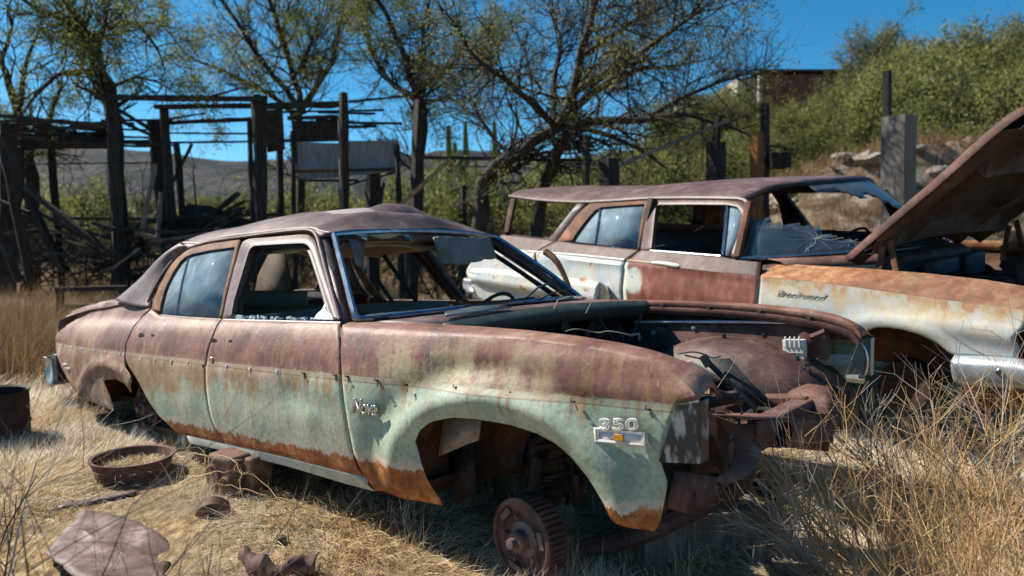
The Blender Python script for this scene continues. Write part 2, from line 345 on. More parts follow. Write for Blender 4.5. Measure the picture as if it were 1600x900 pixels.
def smoothed(pts, it=2):
    pts = [Vector(p) for p in pts]
    for _ in range(it):
        q = [pts[0]]
        for a, b in zip(pts, pts[1:]): q += [a.lerp(b, .25), a.lerp(b, .75)]
        q.append(pts[-1]); pts = q
    return pts
def pl(x, tab):
    if x <= tab[0][0]: return tab[0][1]
    for (a, b), (c, d) in zip(tab, tab[1:]):
        if x <= c: return b + (d - b) * (x - a) / (c - a)
    return tab[-1][1]
class Car:
    def __init__(s, mat, wtab, ztab):
        s.M = Matrix([r for r in mat] + [[0, 0, 0, 1]]); R3 = s.M.to_3x3(); s.Ri = R3.transposed(); s.t = s.M.translation
        s.w = wtab; s.z = ztab; s.o = s.Ri @ (Vector((0, 0, CAMH)) - s.t); s.side = -1
    def hw(s, x, z): return pl(x, s.w) - pl(z, s.z)
    def ray(s, px, py): return s.Ri @ ray(px, py)
    def pln(s, px, py, ax, v):
        d = s.ray(px, py); return s.o + d * ((v - s.o[ax]) / d[ax])
    def px(s, px, py, off=0):                         # pixel -> near side surface (y < 0)
        y = -.9; d = s.ray(px, py)
        for _ in range(14):
            p = s.o + d * ((y - s.o.y) / d.y); y = .5 * y + .5 * (-s.hw(p.x, p.z) - off)
        return Vector((p.x, y, p.z))
    def line(s, pts, n=0, sm=0):
        q = [s.px(*p) for p in pts]
        if sm: q = smoothed(q, sm)
        return resample(q, n) if n else q
    def coons(s, L, Rr, B, T, nu, nv, dent=.004, off=0):
        """edges as 3D polylines (L,R bottom->top; B,T left->right) -> grid rows bottom..top on the side surface"""
        L, Rr = resample(L, nv), resample(Rr, nv); B, T = resample(B, nu), resample(T, nu); g = []
        for j in range(nv):
            v = j / (nv - 1); row = []
            for i in range(nu):
                u = i / (nu - 1)
                p = (1 - v) * B[i] + v * T[i] + (1 - u) * L[j] + u * Rr[j] - ((1 - u) * (1 - v) * B[0] + u * (1 - v) * B[-1] + (1 - u) * v * T[0] + u * v * T[-1])
                y = s.hw(p.x, p.z) + off
                k = min(1, 6 * u, 6 * (1 - u), 6 * v, 6 * (1 - v))
                y += dent * k * (mn.noise(Vector((p.x * 3.1, p.z * 4.2, 1.7))) + .5 * mn.noise(Vector((p.x * 8, p.z * 9, 5))))
                row.append(Vector((p.x, -y, p.z)))
            g.append(row)
        return g
def mirror(g): return [[Vector((p.x, -p.y, p.z)) for p in r] for r in g]
def strip(mb, a, b, n=24):
    a, b = resample(a, n), resample(b, n); mb.grid([a, b])
def obj_text(name, txt, size, ext, mat, parent, M4, shear=0, fill=True, bev=.0, spacing=1):
    cu = bpy.data.curves.new(name, 'FONT'); cu.body = txt; cu.size = size; cu.extrude = ext; cu.shear = shear; cu.space_character = spacing
    cu.bevel_depth = bev; cu.bevel_resolution = 1; cu.align_x = 'CENTER'; cu.align_y = 'CENTER'; cu.resolution_u = 4
    if not fill: cu.fill_mode = 'NONE'
    o = bpy.data.objects.new(name, cu); col.objects.link(o)
    dg = bpy.context.evaluated_depsgraph_get(); me = bpy.data.meshes.new_from_object(o.evaluated_get(dg)); bpy.data.objects.remove(o)
    me.transform(M4); me.materials.clear(); me.materials.append(mat); o = bpy.data.objects.new(name, me); col.objects.link(o); o.parent = parent
    return o
# ================================================================== terrain
def sst(a, b, x): t = max(0, min(1, (x - a) / (b - a))); return t * t * (3 - 2 * t)
def height(x, y):
    r = math.hypot(x, y); h = 0
    h += .05 * mn.noise(Vector((x * .5, y * .5, 3))) * sst(3.5, 7, r) + .025 * mn.noise(Vector((x * 1.6, y * 1.6, 8)))
    # rocky slope rising to the right
    s_ = sst(-1, 9, x - .12 * (y - 20)) * sst(13, 46, y + .35 * max(0, x)); h += (7.2 + 1.0 * sst(13, 30, x)) * s_ + s_ * (1 - .3 * s_) * .9 * mn.noise(Vector((x * .18, y * .18, 1)))
    h += 2.0 * math.exp(-((y - 17.5) / 2.0) ** 2) * sst(3.5, 8, x) * (1 + .4 * mn.noise(Vector((x * .8, y * .8, 0))))
    # valley floor rising gently to the left, far hills
    l_ = 1 - sst(0, 12, x - .12 * (y - 20)); h += l_ * 7.5 * sst(35, 190, y)
    h += 72 * sst(210, 620, y) * (.8 + .35 * mn.noise(Vector((x * .0035, 3, 1))) + .10 * mn.noise(Vector((x * .015, y * .01, 1))) + .04 * mn.noise(Vector((x * .05, y * .03, 5)))) * (1 if x < 0 else 1)
    return h
def terrain():
    xs = np.sinh(np.linspace(-5.2, 5.2, 190)); xs = xs / xs[-1] * 1200; ys = np.concatenate([[-60, -20, -8, -3], -0.5 + 1000 * (np.sinh(np.linspace(0, 5.6, 200)) / np.sinh(5.6))])
    mb = MB(); mb.grid([[Vector((x, y, height(x, y))) for x in xs] for y in ys]); k = NT('dry_ground'); X, Y, Z = k.xyz()
    n1 = k.noise(.6, 8, .7); n2 = k.noise(9, 7, .7); n3 = k.noise(60, 4, .7)
    soil = k.ramp(n2, [(.3, (.10, .075, .055)), (.5, (.19, .145, .10)), (.68, (.32, .25, .17))]); straw = k.ramp(k.noise(30, 6, .75, k.map((1, .4, 1), rot=(0, 0, .5))), [(.36, (.10, .06, .028)), (.5, (.24, .16, .075)), (.62, (.46, .35, .19))])  # straw ground toned down, painting shade and depth in between the blades
    c = k.mix(k.ramp(n1, [(.42, 0), (.56, 1)]), straw, soil)
    far = k.step(Y, 26, 44); mead = k.ramp(k.noise(.05, 6, .6, k.map((.3, 1, 1))), [(.40, (.20, .16, .08)), (.5, (.17, .17, .07)), (.60, (.26, .26, .10))]); left = k.step(k.math('SUBTRACT', X, k.math('MULTIPLY', Y, .12)), 6, -2)
    c = k.mix(k.math('MULTIPLY', far, left), c, mead)
    hill = k.ramp(k.noise(1, 8, .7, k.map((.035, .014, .06))), [(.43, (.006, .012, .014)), (.50, (.020, .026, .036)), (.57, (.060, .052, .052))]); hill = k.mix(k.ramp(k.noise(1, 4, .6, k.map((.30, .12, .4))), [(.50, 0), (.58, .7)]), hill, (.010, .018, .012)); c = k.mix(k.step(Y, 215, 260), c, hill)
    rock = k.ramp(k.noise(1.6, 9, .75), [(.40, (.09, .065, .042)), (.5, (.22, .165, .115)), (.60, (.42, .35, .28))]); c = k.mix(k.math('MULTIPLY', k.step(Z, .7, 1.3), k.math('MULTIPLY', k.step(Y, 26, 20), k.step(X, 2, 4))), c, rock)
    nb = k.bump(n2, .5, .04); k.bump(n3, .4, .01, nb); m = k.fin(c, .95, 0, .15)
    tag(mb.build('ground', m), 'dry straw-covered desert ground rising to hills', None, None, 'structure')
terrain()
# ------------------------------------------------------------------ numpy blade mesh (grass, leaves)
def quads(name, verts, nper, faces_per, mat, parent=None):
    """verts (N, nper, 3); faces_per: list of index tuples inside one item"""
    N = len(verts); v = verts.reshape(-1, 3); base = (np.arange(N) * nper)[:, None]; me = bpy.data.meshes.new(name)
    me.vertices.add(len(v)); me.vertices.foreach_set('co', v.astype(np.float32).ravel()); idx = []; tot = []
    fl = np.concatenate([base + np.array(f)[None] for f in faces_per], 1).ravel(); tots = np.tile([len(f) for f in faces_per], N)
    me.loops.add(len(fl)); me.loops.foreach_set('vertex_index', fl.astype(np.int32)); me.polygons.add(len(tots)); st = np.concatenate([[0], np.cumsum(tots)[:-1]])
    me.polygons.foreach_set('loop_start', st.astype(np.int32)); me.polygons.foreach_set('loop_total', tots.astype(np.int32)); me.update(calc_edges=True)
    me.materials.append(mat); o = bpy.data.objects.new(name, me); col.objects.link(o)
    if parent: o.parent = parent
    return o
def blades(P0, az, lean, L, w, curl, rng):
    """curved three-segment blades: base points, azimuth, lean angle from vertical, length"""
    N = len(P0); out = np.zeros((N, 7, 3)); d = np.stack([np.cos(az), np.sin(az), np.zeros(N)], 1); side = np.stack([-np.sin(az), np.cos(az), np.zeros(N)], 1)
    roll = rng.uniform(-.8, .8, N)[:, None]; side = side * np.cos(roll) + np.array([0, 0, 1]) * np.sin(roll); p = P0.copy(); a = lean.copy()
    for s_ in range(4):
        ww = w * (1 - s_ / 3.2)
        if s_ < 3: out[:, 2 * s_] = p - side * ww[:, None] * .5; out[:, 2 * s_ + 1] = p + side * ww[:, None] * .5
        else: out[:, 6] = p
        p = p + (d * np.sin(a)[:, None] + np.array([0, 0, 1]) * np.cos(a)[:, None]) * (L / 3)[:, None]; a = a + curl
    return out
BF = [(0, 1, 3, 2), (2, 3, 5, 4), (4, 5, 6)]
rng = np.random.default_rng(7)
HG = {}
def hz(xy):
    return np.array([height(float(x), float(y)) for x, y in xy])
def inside_bad(x, y):                                     # bare soil patch at lower left
    if ((x + 1.44) / .36) ** 2 + ((y - 2.58) / .32) ** 2 < 1: return True
    return ((x + 1.50) / .42) ** 2 + ((y - 2.60) / .34) ** 2 < 1 + .8 * mn.noise(Vector((x * 4, y * 4, 2)))
def field(n, x0, x1, y0, y1, per, Lr, lean, wd, spread, mat, name, label, comb=True, dens=None, zoff=0.):
    c = []
    while len(c) < n:
        x = rng.uniform(x0, x1); y = y0 + (y1 - y0) * rng.random() ** 1.0
        if abs(x) > .78 * y + .8 or inside_bad(x, y): continue
        if dens and rng.random() > dens(x, y): continue
        c.append((x, y))
    c = np.array(c); zz = hz(c); idx = np.repeat(np.arange(n), per); N = n * per
    P0 = np.stack([c[idx, 0] + rng.normal(0, spread, N), c[idx, 1] + rng.normal(0, spread, N), zz[idx] - .012 + zoff], 1)
    if comb:
        f = np.array([mn.noise(Vector((x * .55, y * .55, 4))) * 5.5 + .4 for x, y in c]) + rng.normal(0, .35, n)
        g_ = np.array([mn.noise(Vector((x * 1.1, y * 1.1, 9))) for x, y in c])
        az = f[idx] + rng.normal(0, .35, N); le = np.clip(lean + .45 * g_[idx] + rng.normal(0, .22, N), .05, 1.5)
    else: az = rng.uniform(0, 6.283, N); le = np.abs(rng.normal(0, lean, N))
    L = rng.uniform(*Lr, N) * np.repeat(rng.uniform(.6, 1.3, n), per); w = rng.uniform(.6, 1.3, N) * wd
    o = quads(name, blades(P0, az, le, L, w, rng.uniform(-.05, .35, N), rng), 7, BF, mat); tag(o, label, None, None, 'stuff'); return o
field(7000, -4.5, 4.5, 1.5, 5.2, 44, (.05, .17), 1.22, .0024, .05, M['straw'], 'matted_grass', 'matted pale straw grass combed flat over the ground around the sedan')
field(430, -4.5, 4.5, 1.6, 5.4, 52, (.08, .20), .65, .0022, .028, M['straw'], 'grass_tufts', 'upright tufts of bleached straw grass scattered around the sedan', comb=False, dens=lambda x, y: .15 + .85 * (mn.noise(Vector((x * 1.3, y * 1.3, 6))) > .05))
field(260, -3.5, 4, 1.7, 5.0, 22, (.04, .14), 1.0, .003, .06, M['weed'], 'dead_litter', 'scattered brown dead stalks and litter lying between the straw')
field(4200, -9, 9, 4.6, 13, 30, (.10, .28), .85, .0055, .09, M['straw'], 'dry_grass', 'dry straw grass on the ground behind the cars', dens=lambda x, y: .35 + .6 * (mn.noise(Vector((x * .4, y * .4, 2))) > -.05))
field(2600, -24, 22, 12, 34, 26, (.25, .6), .45, .014, .22, M['weed'], 'far_grass', 'brown dry grass and weeds farther back')
field(620, -10, -3.4, 5.6, 9.6, 44, (.22, .58), .42, .006, .10, M['weed'], 'tall_weeds', 'tall brown weeds standing at the left in front of the ruined shed', comb=False, dens=lambda x, y: 1. if x < -.62 * y else .22)
field(330, 1.2, 8, 6.5, 12, 40, (.25, .6), .35, .006, .08, M['weed'], 'weeds_behind_wagon', 'brown weeds growing behind the station wagon', comb=False)
# ------------------------------------------------------------------ branch generator for trees and dry shrubs
class Br:
    def __init__(s, seed): s.r = random.Random(seed); s.mb = MB(); s.tips = []; s.fine = []
    def limb(s, pts, r0, r1, n=7):
        pts = smoothed(pts, 1); m = len(pts); rr = [r0 + (r1 - r0) * i / (m - 1) for i in range(m)]
        pts = [pts[0]] + [p + Vector([s.r.uniform(-1, 1) for _ in range(3)]) * rr[i] * .5 for i, p in enumerate(pts) if i]
        s.mb.tube(pts, rr, n, cap=False); return pts, rr
    def grow(s, p, d, L, r, dep, up=.05, wig=.28, n=5, kids=(3, 4), ratio=.68, leafdep=1, spread=.9, droop=0):
        pts = [p]; d = d.normalized(); k = 4 if dep < 2 else 5; st = L / k
        for i in range(k):
            d = (d + Vector([s.r.gauss(0, wig) for _ in range(3)]) * .7 + Vector((0, 0, up - droop * i / k))).normalized(); p = p + d * st; pts.append(p)
        s.mb.tube(pts, [r * (1 - .55 * i / k) for i in range(k + 1)], max(3, n), cap=False)
        if dep <= leafdep: s.tips += pts[1:]
        if dep <= 0: return
        for j in range(s.r.randint(*kids)):
            i = s.r.randint(1, k); a = pts[i]; ax = Vector([s.r.gauss(0, 1) for _ in range(3)]).normalized()
            dd = (d + ax * spread).normalized(); s.grow(a, dd, L * ratio * s.r.uniform(.7, 1.2), r * .52, dep - 1, up, wig, n - 1, kids, ratio, leafdep, spread, droop)
def leaves(tips, per, spread, size, rng_, asp=.4):
    t = np.array([tuple(p) for p in tips]); idx = np.repeat(np.arange(len(t)), per); N = len(idx); c = t[idx] + rng_.normal(0, spread, (N, 3)); a = rng_.normal(0, 1, (N, 3)); a /= np.linalg.norm(a, axis=1)[:, None]
    b = np.cross(a, rng_.normal(0, 1, (N, 3))); b /= np.linalg.norm(b, axis=1)[:, None]; s_ = (rng_.uniform(.6, 1.4, N) * size)[:, None]
    return np.stack([c - a * s_ * .5, c + b * s_ * asp * .5, c + a * s_ * .5, c - b * s_ * asp * .5], 1)
def tree(name, limbs, D, seed, label, cat='tree', leafm=('leaf', 'leaf_y'), per=5, spread=.07, lsize=.05, dep=3, tw=1.0, L0=1.0, density=1.0, droop=.0, up=.05, kids=(3, 4)):
    root = empty(name, Matrix.Translation(at(limbs[0][0][0], 400, D).xy.to_3d()), label=label, cat=cat); base = root.matrix_world.translation; b = Br(seed); rr = random.Random(seed)
    for px, r0, r1, tw_ in limbs_iter(limbs):
        pts = []; dd = D
        off = rr.uniform(-.08, .08)
        for i, q in enumerate(px):
            dq = q[2] if len(q) > 2 else 0; pts.append(at(q[0], q[1], D + dq) - base)
        P_, R_ = b.limb(pts, r0, r1)
        n = len(P_); cnt = int(tw_ * density * 7)
        for k in range(cnt):
            i = rr.randint(max(1, int(n * .25)), n - 1); a = P_[i]; t = (P_[min(i + 1, n - 1)] - P_[i - 1]).normalized()
            d = (t * .7 + Vector([rr.gauss(0, 1) for _ in range(3)]).normalized()).normalized()
            b.grow(a, d, L0 * rr.uniform(.6, 1.2), max(.010, R_[i] * .38), dep - 1, up, .3, 4, kids, .66, 1, .9, droop)
        t = (P_[-1] - P_[-2]).normalized(); b.grow(P_[-1], t, L0, r1, dep, up, .3, 4, kids, .66, 1, .9, droop)
    # keep only growth above the ground
    b.mb.build('trunk', M['bark'], root, auto=180)
    tips = [p for p in b.tips if (p.z > .5) and rr.random() < tw and mn.noise(p * 1.5 + Vector((seed, 0, 0))) > .04]
    h = len(tips) // 2; rr.shuffle(tips)
    lv = leaves(tips, per, spread, lsize, np.random.default_rng(seed)); o = quads('crown', lv, 4, [(0, 1, 2, 3)], M[leafm[0]], root); o.data.materials.append(M[leafm[1]])
    mi = (np.random.default_rng(seed).random(len(lv)) < .4).astype(np.int32); o.data.polygons.foreach_set('material_index', mi)
    return root
def limbs_iter(L):
    for l in L: yield l
def LB(px, r0, r1, tw=1): return (px, r0, r1, tw)
class LL(list): pass
def mk(limbs): return limbs
def tree2(name, limbs, *a, **k):
    global tree
    L = [l for l in limbs]; 
    class Q(list):
        pass
    return tree(name, Q(L), *a, **k)
# first limb's first pixel column fixes the tree's foot
def T(name, limbs, D, seed, label, **k):
    fixed = [(l[0], l[1], l[2], l[3]) for l in limbs]
    k0 = fixed[0][0][0]
    class W_(list):
        def __getitem__(s, i):
            if i == 0 and not getattr(s, 'it', False): return [k0]
            return list.__getitem__(s, i)
    return tree(name, W_(fixed), D, seed, label, **k)
def g_y(D): return 450 - F * math.tan(math.atan((0 - CAMH) / D) - PITCH)
D = 13.0
T('mesquite_tree', [LB([(190, g_y(D)), (186, 300), (178, 180, -.2), (172, 140), (160, 105, -.3), (148, 75, -.5), (128, 45, -.6), (112, 15, -.6)], .16, .06, .9),
   LB([(150, 78, -.5), (160, 50), (165, 18, .3), (176, -25, .6)], .07, .03, 1), LB([(168, 125, 0), (135, 108, .3), (95, 115, .6), (65, 135, .8), (38, 172, 1)], .07, .02, .9),
   LB([(130, 48, -.6), (95, 30, -.8), (55, 12, -1.0), (20, -10, -1)], .05, .025, 1), LB([(140, 60, -.5), (190, 30, -.8), (225, 45, -1.1), (250, 85, -1.3)], .05, .015, .9),
   LB([(172, 140, 0), (205, 120, .6), (240, 125, 1.0), (265, 140, 1.2)], .04, .012, .9)], D, 11, 'dark mesquite tree leaning behind the left end of the ruined shed', tw=1, per=8, spread=.075, lsize=.046, kids=(3, 5), droop=.07, density=2.4, L0=.85)
D = 14.5
T('mesquite_tree', [LB([(48, g_y(D)), (52, 330), (48, 260), (38, 200), (20, 150), (5, 100)], .17, .05, 1), LB([(45, 250), (75, 200, .6), (90, 150, 1.0), (100, 105, 1.2)], .08, .02, 1), LB([(30, 170), (40, 100, -.5), (60, 50, -.8)], .06, .02, 1)], D, 12,
   'mesquite tree at the far left edge with leafy low boughs', tw=.9, per=6, spread=.1, lsize=.05, leafm=('leaf', 'leaf_y'))
D = 16.0
T('mesquite_tree', [LB([(472, g_y(D)), (470, 300), (468, 215), (470, 165), (455, 105, -.5), (442, 60, -.7), (425, 10, -.9)], .10, .04, 1), LB([(468, 185), (430, 150, .4), (385, 128, .7), (345, 108, .9), (300, 92, 1)], .07, .02, 1.2),
   LB([(470, 170), (435, 128, -.8), (402, 85, -1.2), (378, 45, -1.4), (350, 5, -1.5)], .07, .025, 1.2), LB([(470, 175), (500, 130, .5), (522, 85, .8), (532, 35, 1), (540, -10, 1)], .08, .03, 1.2), LB([(458, 120, -.5), (480, 80, -1), (500, 30, -1.4)], .05, .02, 1)], D, 21,
   'feathery yellow-green mesquite tree rising behind the middle of the ruined shed', tw=1, per=9, spread=.075, lsize=.048, kids=(3, 5), leafm=('leaf_y', 'leaf'), up=.10, L0=1.05, density=2.6)
D = 15.0
T('mesquite_tree', [LB([(652, g_y(D)), (652, 300), (650, 200), (648, 145), (636, 105, -.4), (622, 62, -.6), (600, 15, -.8)], .10, .04, 1), LB([(650, 150), (668, 125, .3), (700, 105, .6), (742, 92, .9)], .07, .02, 1), LB([(648, 155), (605, 125, .6), (580, 80, .9), (562, 20, 1.1)], .07, .03, 1.1),
   LB([(650, 150), (662, 95, -.8), (660, 45, -1.1), (672, 0, -1.3)], .06, .025, 1.1), LB([(652, 165), (700, 150, -.6), (735, 128, -.9)], .05, .015, 1)], D, 22,
   'many-stemmed mesquite tree with green tips behind the grey end post of the shed', tw=1, per=9, spread=.075, lsize=.048, kids=(3, 5), leafm=('leaf', 'leaf_y'), up=.08, L0=1.05, density=2.6)
D = 10.5
T('mesquite_tree', [LB([(752, g_y(D)), (748, 340), (750, 300), (766, 266), (802, 246), (842, 224), (878, 190), (900, 140, -.3), (905, 90, -.5), (925, 35, -.6), (935, -20, -.6)], .13, .035, 1.5),
   LB([(838, g_y(D), .4), (842, 330, .4), (852, 282, .3), (880, 222, .1), (888, 194, 0), (940, 184, -.2), (1005, 190, -.4), (1060, 178, -.6), (1100, 186, -.7)], .115, .022, 1.8), LB([(880, 200), (905, 160, .5), (950, 130, .8), (1000, 106, 1), (1052, 104, 1.2)], .075, .02, 1.8),
   LB([(868, 196), (866, 120, .6), (880, 70, .9), (862, 25, 1.1)], .06, .02, 1.6), LB([(890, 150, -.2), (935, 118, -.8), (985, 92, -1.1), (1040, 55, -1.4), (1075, 30, -1.5)], .06, .018, 1.8), LB([(872, 200), (825, 152, -.5), (782, 120, -.9), (742, 92, -1.1), (715, 45, -1.2)], .055, .016, 1.7),
   LB([(890, 195), (960, 215, .6), (1010, 240, .9), (1040, 262, 1.0)], .045, .012, .7), LB([(800, 247), (770, 215, .5), (748, 180, .8), (735, 150, 1.)], .04, .015, .8), LB([(1005, 190, -.4), (1070, 150, -.3), (1120, 130, -.2), (1150, 120, 0)], .035, .012, 1.2),
   LB([(905, 90, -.5), (960, 55, -.3), (1010, 20, -.2)], .05, .02, 1.2)], D, 33, 'large gnarled mesquite tree with bare curving boughs behind the station wagon', tw=.55, per=5, spread=.07, lsize=.038, kids=(4, 5), dep=3, leafm=('leaf_b', 'leaf_y'), droop=.06, L0=.75, density=2.3)
# saplings and stubs under the trees
for i, (px, D, h, lab) in enumerate(((738, 12, 1.9, 'thin crooked sapling trunk standing left of the gnarled tree'), (300, 15.5, 2.4, 'leafless sapling behind the gap in the shed'))):
    T('bare_sapling', [LB([(px, g_y(D)), (px - 6, g_y(D) - 60), (px + 8, g_y(D) - 100), (px + 2, g_y(D) - h * 75)], .05, .015, .5)], D, 50 + i, lab, tw=.0 + .3, per=2, L0=.5, cat='tree')
# ------------------------------------------------------------------ hillside shrubs and small trees
def bush_variant(seed, h, w, leafm, n=10, per=7, lsize=.085):
    b = Br(seed); rr = random.Random(seed)
    for k in range(n):
        a = 6.283 * k / n + rr.uniform(-.3, .3); d = Vector((math.cos(a) * w, math.sin(a) * w, h * rr.uniform(.6, 1.1))); b.grow(Vector((0, 0, 0)), d, d.length * .62, .045, 3, .10, .24, 4, (3, 4), .62, 2, .8)
    tr = b.mb.build('trunk', M['bark'], None, auto=180); tips = [p for p in b.tips if p.z > .25 and mn.noise(p * 1.7 + Vector((seed, 3, 0))) > -.08]; rr.shuffle(tips); tips = tips[:1300]
    lv = leaves(tips, per, .15, lsize, np.random.default_rng(seed), .5); cr = quads('crown', lv, 4, [(0, 1, 2, 3)], M[leafm[0]]); cr.data.materials.append(M[leafm[1]])
    cr.data.polygons.foreach_set('material_index', (np.random.default_rng(seed).random(len(lv)) < .4).astype(np.int32)); me = (tr.data, cr.data); bpy.data.objects.remove(tr); bpy.data.objects.remove(cr); return me
BV = [bush_variant(60 + i, h, w, lm) for i, (h, w, lm) in enumerate(((2.0, 1.5, ('leaf_h', 'leaf')), (2.3, 1.2, ('leaf_h', 'leaf_y')), (1.5, 1.6, ('leaf', 'leaf_h')), (2.7, 1.3, ('leaf_h', 'leaf_b')), (1.2, 1.3, ('leaf_y', 'leaf_h'))))]
NAMEV = ['rounded bush', 'upright bush', 'spreading bush', 'loose tall bush', 'yellowish bush']
def bush(x, y, s_, v, rz, label, group, nm='desert_shrub'):
    r = empty(nm, Matrix.Translation((x, y, height(x, y) - .05)) @ Matrix.Rotation(rz, 4, 'Z') @ Matrix.Scale(s_, 4), label=label, cat='shrub', group=group)
    for me in zip(('trunk', 'crown'), BV[v]): o = bpy.data.objects.new(me[0], me[1]); col.objects.link(o); o.parent = r
    return r
field(900, 3.0, 13, 10, 19.5, 30, (.2, .6), .5, .009, .14, M['weed'], 'bank_weeds', 'tall brown weeds below the rocky bank, seen through the wagon windshield', comb=False)
rr = random.Random(5); k = 0; spots = []
while k < 185:
    x = rr.uniform(1.5, 42) if k < 110 else rr.uniform(4, 19); y = rr.uniform(19.5, 50) if k < 110 else rr.uniform(20, 41)
    if abs(x) > .80 * y or x < .06 * y + .4: continue
    if x > 3.5 and y < 19 + .0 * x: continue
    if any((x - a) ** 2 + (y - b) ** 2 < (1.25 + .04 * y) ** 2 for a, b in spots): 
        if rr.random() < .97: continue
    px = 800 + F * x / y
    if px < 1330 and y > 41: continue
    if 1150 < px < 1325 and y > 32: continue
    if 1230 < px < 1390 and y < 23: continue
    spots.append((x, y)); v = rr.choice([0, 1, 2, 3, 4, 0, 1]); s_ = rr.uniform(.8, 1.35) * (.58 if px < 1330 and y > 24 else (.62 if px < 1330 else 1))
    pos = [w for e, w in ((1000, 'left of the leaning pole'), (1100, 'behind the leaning pole'), (1170, 'behind the split post'), (1230, 'behind the red-brown post'), (1310, 'above the wagon windshield'), (1370, 'left of the thick post'), (1440, 'behind the thick post'), (1520, 'above the open hood'), (9999, 'at the right edge')) if px < e][0]
    row = [w for e, w in ((23, 'lowest'), (27, 'lower'), (32, 'middle'), (38, 'upper'), (99, 'topmost')) if y < e][0]; sz = 'big' if s_ > 1.15 else ('medium' if s_ > .95 else 'small')
    bush(x, y, s_, v, rr.uniform(0, 6.3), '%s %s, %s slope, %s' % (sz, NAMEV[v], row, pos), 'hillside shrubs, %s %s %s %s' % (sz, NAMEV[v], row, pos)); k += 1
rr = random.Random(8)
for i in range(150):                                       # valley shrubs on the left and centre, seen through the shed
    y = rr.uniform(22, 75) if i < 50 else (rr.uniform(70, 205) if i < 120 else rr.uniform(20, 34)); x = rr.uniform(-.75 * y, .10 * y) if i < 120 else y * rr.choice([rr.uniform(-.72, -.50), rr.uniform(-.34, -.16), rr.uniform(-.13, .22), rr.uniform(-.13, .22)]); v = rr.choice([0, 2, 4, 2, 1]); z_ = [w for e, w in ((32, 'near'), (45, 'middle'), (60, 'far'), (99, 'farther'), (999, 'farthest')) if y < e][0]; px = 800 + F * x / y; s_ = rr.uniform(.45, .85)
    pos = [w for e, w in ((110, 'at the far left edge'), (230, 'through the left bay of the shed'), (340, 'behind the leaning plank'), (450, 'right of the collapsed roof'), (560, 'below the board panel'), (680, 'by the end post of the shed'), (790, 'left of the gnarled trunk'), (9999, 'behind the gnarled trunk')) if px < e][0]
    sz = 'bigger' if s_ > .65 else 'smaller'; bush(x, y, s_ * (1.75 if i >= 120 else 1 if y < 45 else (1.3 if y < 75 else 1.9)), v, rr.uniform(0, 6.3), '%s %s, %s valley floor, %s' % (sz, NAMEV[v], z_, pos), 'valley shrubs, %s %s %s %s' % (sz, NAMEV[v], z_, pos))
# saguaros far behind the gnarled tree
for i, (px, D, h, arms, lab) in enumerate(((702, 60, 9.5, 1, 'tall saguaro with one arm, left of the distant group of three'), (728, 66, 10.5, 2, 'two-armed saguaro in the middle of the distant group'), (773, 62, 10, 0, 'armless saguaro column at the right of the distant group'))):
    x = at(px, 400, D).x; r = empty('saguaro', Matrix.Translation((x, D, height(x, D) - .2)), label=lab, cat='cactus'); mb = MB(); mb.tube([(0, 0, 0), (0, 0, h * .3), (.05, 0, h * .7), (0, 0, h)], [.28, .34, .32, .16], 10); mb.build('stem', M['leaf'], r)
    for a in range(arms):
        sg = -1 if a else 1; z0 = h * (.45 + .12 * a); mb = MB(); mb.tube(smoothed([(0, 0, z0), (sg * .7, 0, z0), (sg * .95, 0, z0 + .5), (sg * .95, 0, z0 + 2.6)], 2), .2, 8); mb.build('arm', M['leaf'], r)
# hilltop buildings
def wallbox(px0, px1, py0, D, dep, mat, root, name='wall'):
    a = at(px0, py0, D); b = at(px1, py0, D); z0 = height(a.x, D) - 3; mb = MB(); mb.box(((a.x + b.x) / 2, D + dep / 2, (a.z + z0) / 2), (b.x - a.x, dep, a.z - z0)); return mb.build(name, mat, root, bevel=.03)
M['rustwall'] = simple('rusted_sheet_wall', (.10, .035, .022), (.26, .11, .07), 2.2, .8, 0, .5, .03, (1, 1, .25)); M['plaster'] = simple('pale_plaster_wall', (.36, .33, .26), (.56, .52, .42), 1.2, .9)
D = 44; r = empty('hilltop_building', label='rust-red flat-roofed building on top of the hillside', cat='building'); wallbox(1191, 1318, 116, D, 6, M['rustwall'], r); wallbox(1186, 1192, 116, D - .1, .3, M['plaster'], r, 'corner_post')
a = at(1189, 113, D); b = at(1320, 113, D); mb = MB(); mb.box(((a.x + b.x) / 2, D + 3, a.z + .06), (b.x - a.x + .3, 6.5, .14)); mb.build('roof', M['dark'], r)
r = empty('pale_building', label='pale plastered building on the hill just left of the rust-red one', cat='building'); wallbox(1152, 1186, 122, D + 1, 5, M['plaster'], r); mb = MB(); c = at(1168, 150, D + .96); mb.box(c, (.5, .06, .9)); mb.build('window', M['dark'], r)
r = empty('stone_wall_ruin', label='pale broken masonry wall showing through the big tree at the right', cat='wall'); D = 40; mb = MB(); q = [at(x, y, D) for x, y in ((1056, 175), (1058, 152), (1080, 148), (1100, 150), (1104, 178))]; n = len(q); mb.add(q + [p + Vector((0, .6, 0)) for p in q], [tuple(range(n)), tuple(range(2 * n - 1, n - 1, -1))] + [(i, (i + 1) % n, n + (i + 1) % n, n + i) for i in range(n)]); mb.build('wall', M['plaster'], r)
M['rockm'] = simple('bank_rock', (.16, .13, .10), (.40, .34, .28), 7, .95, 0, .7, .03)
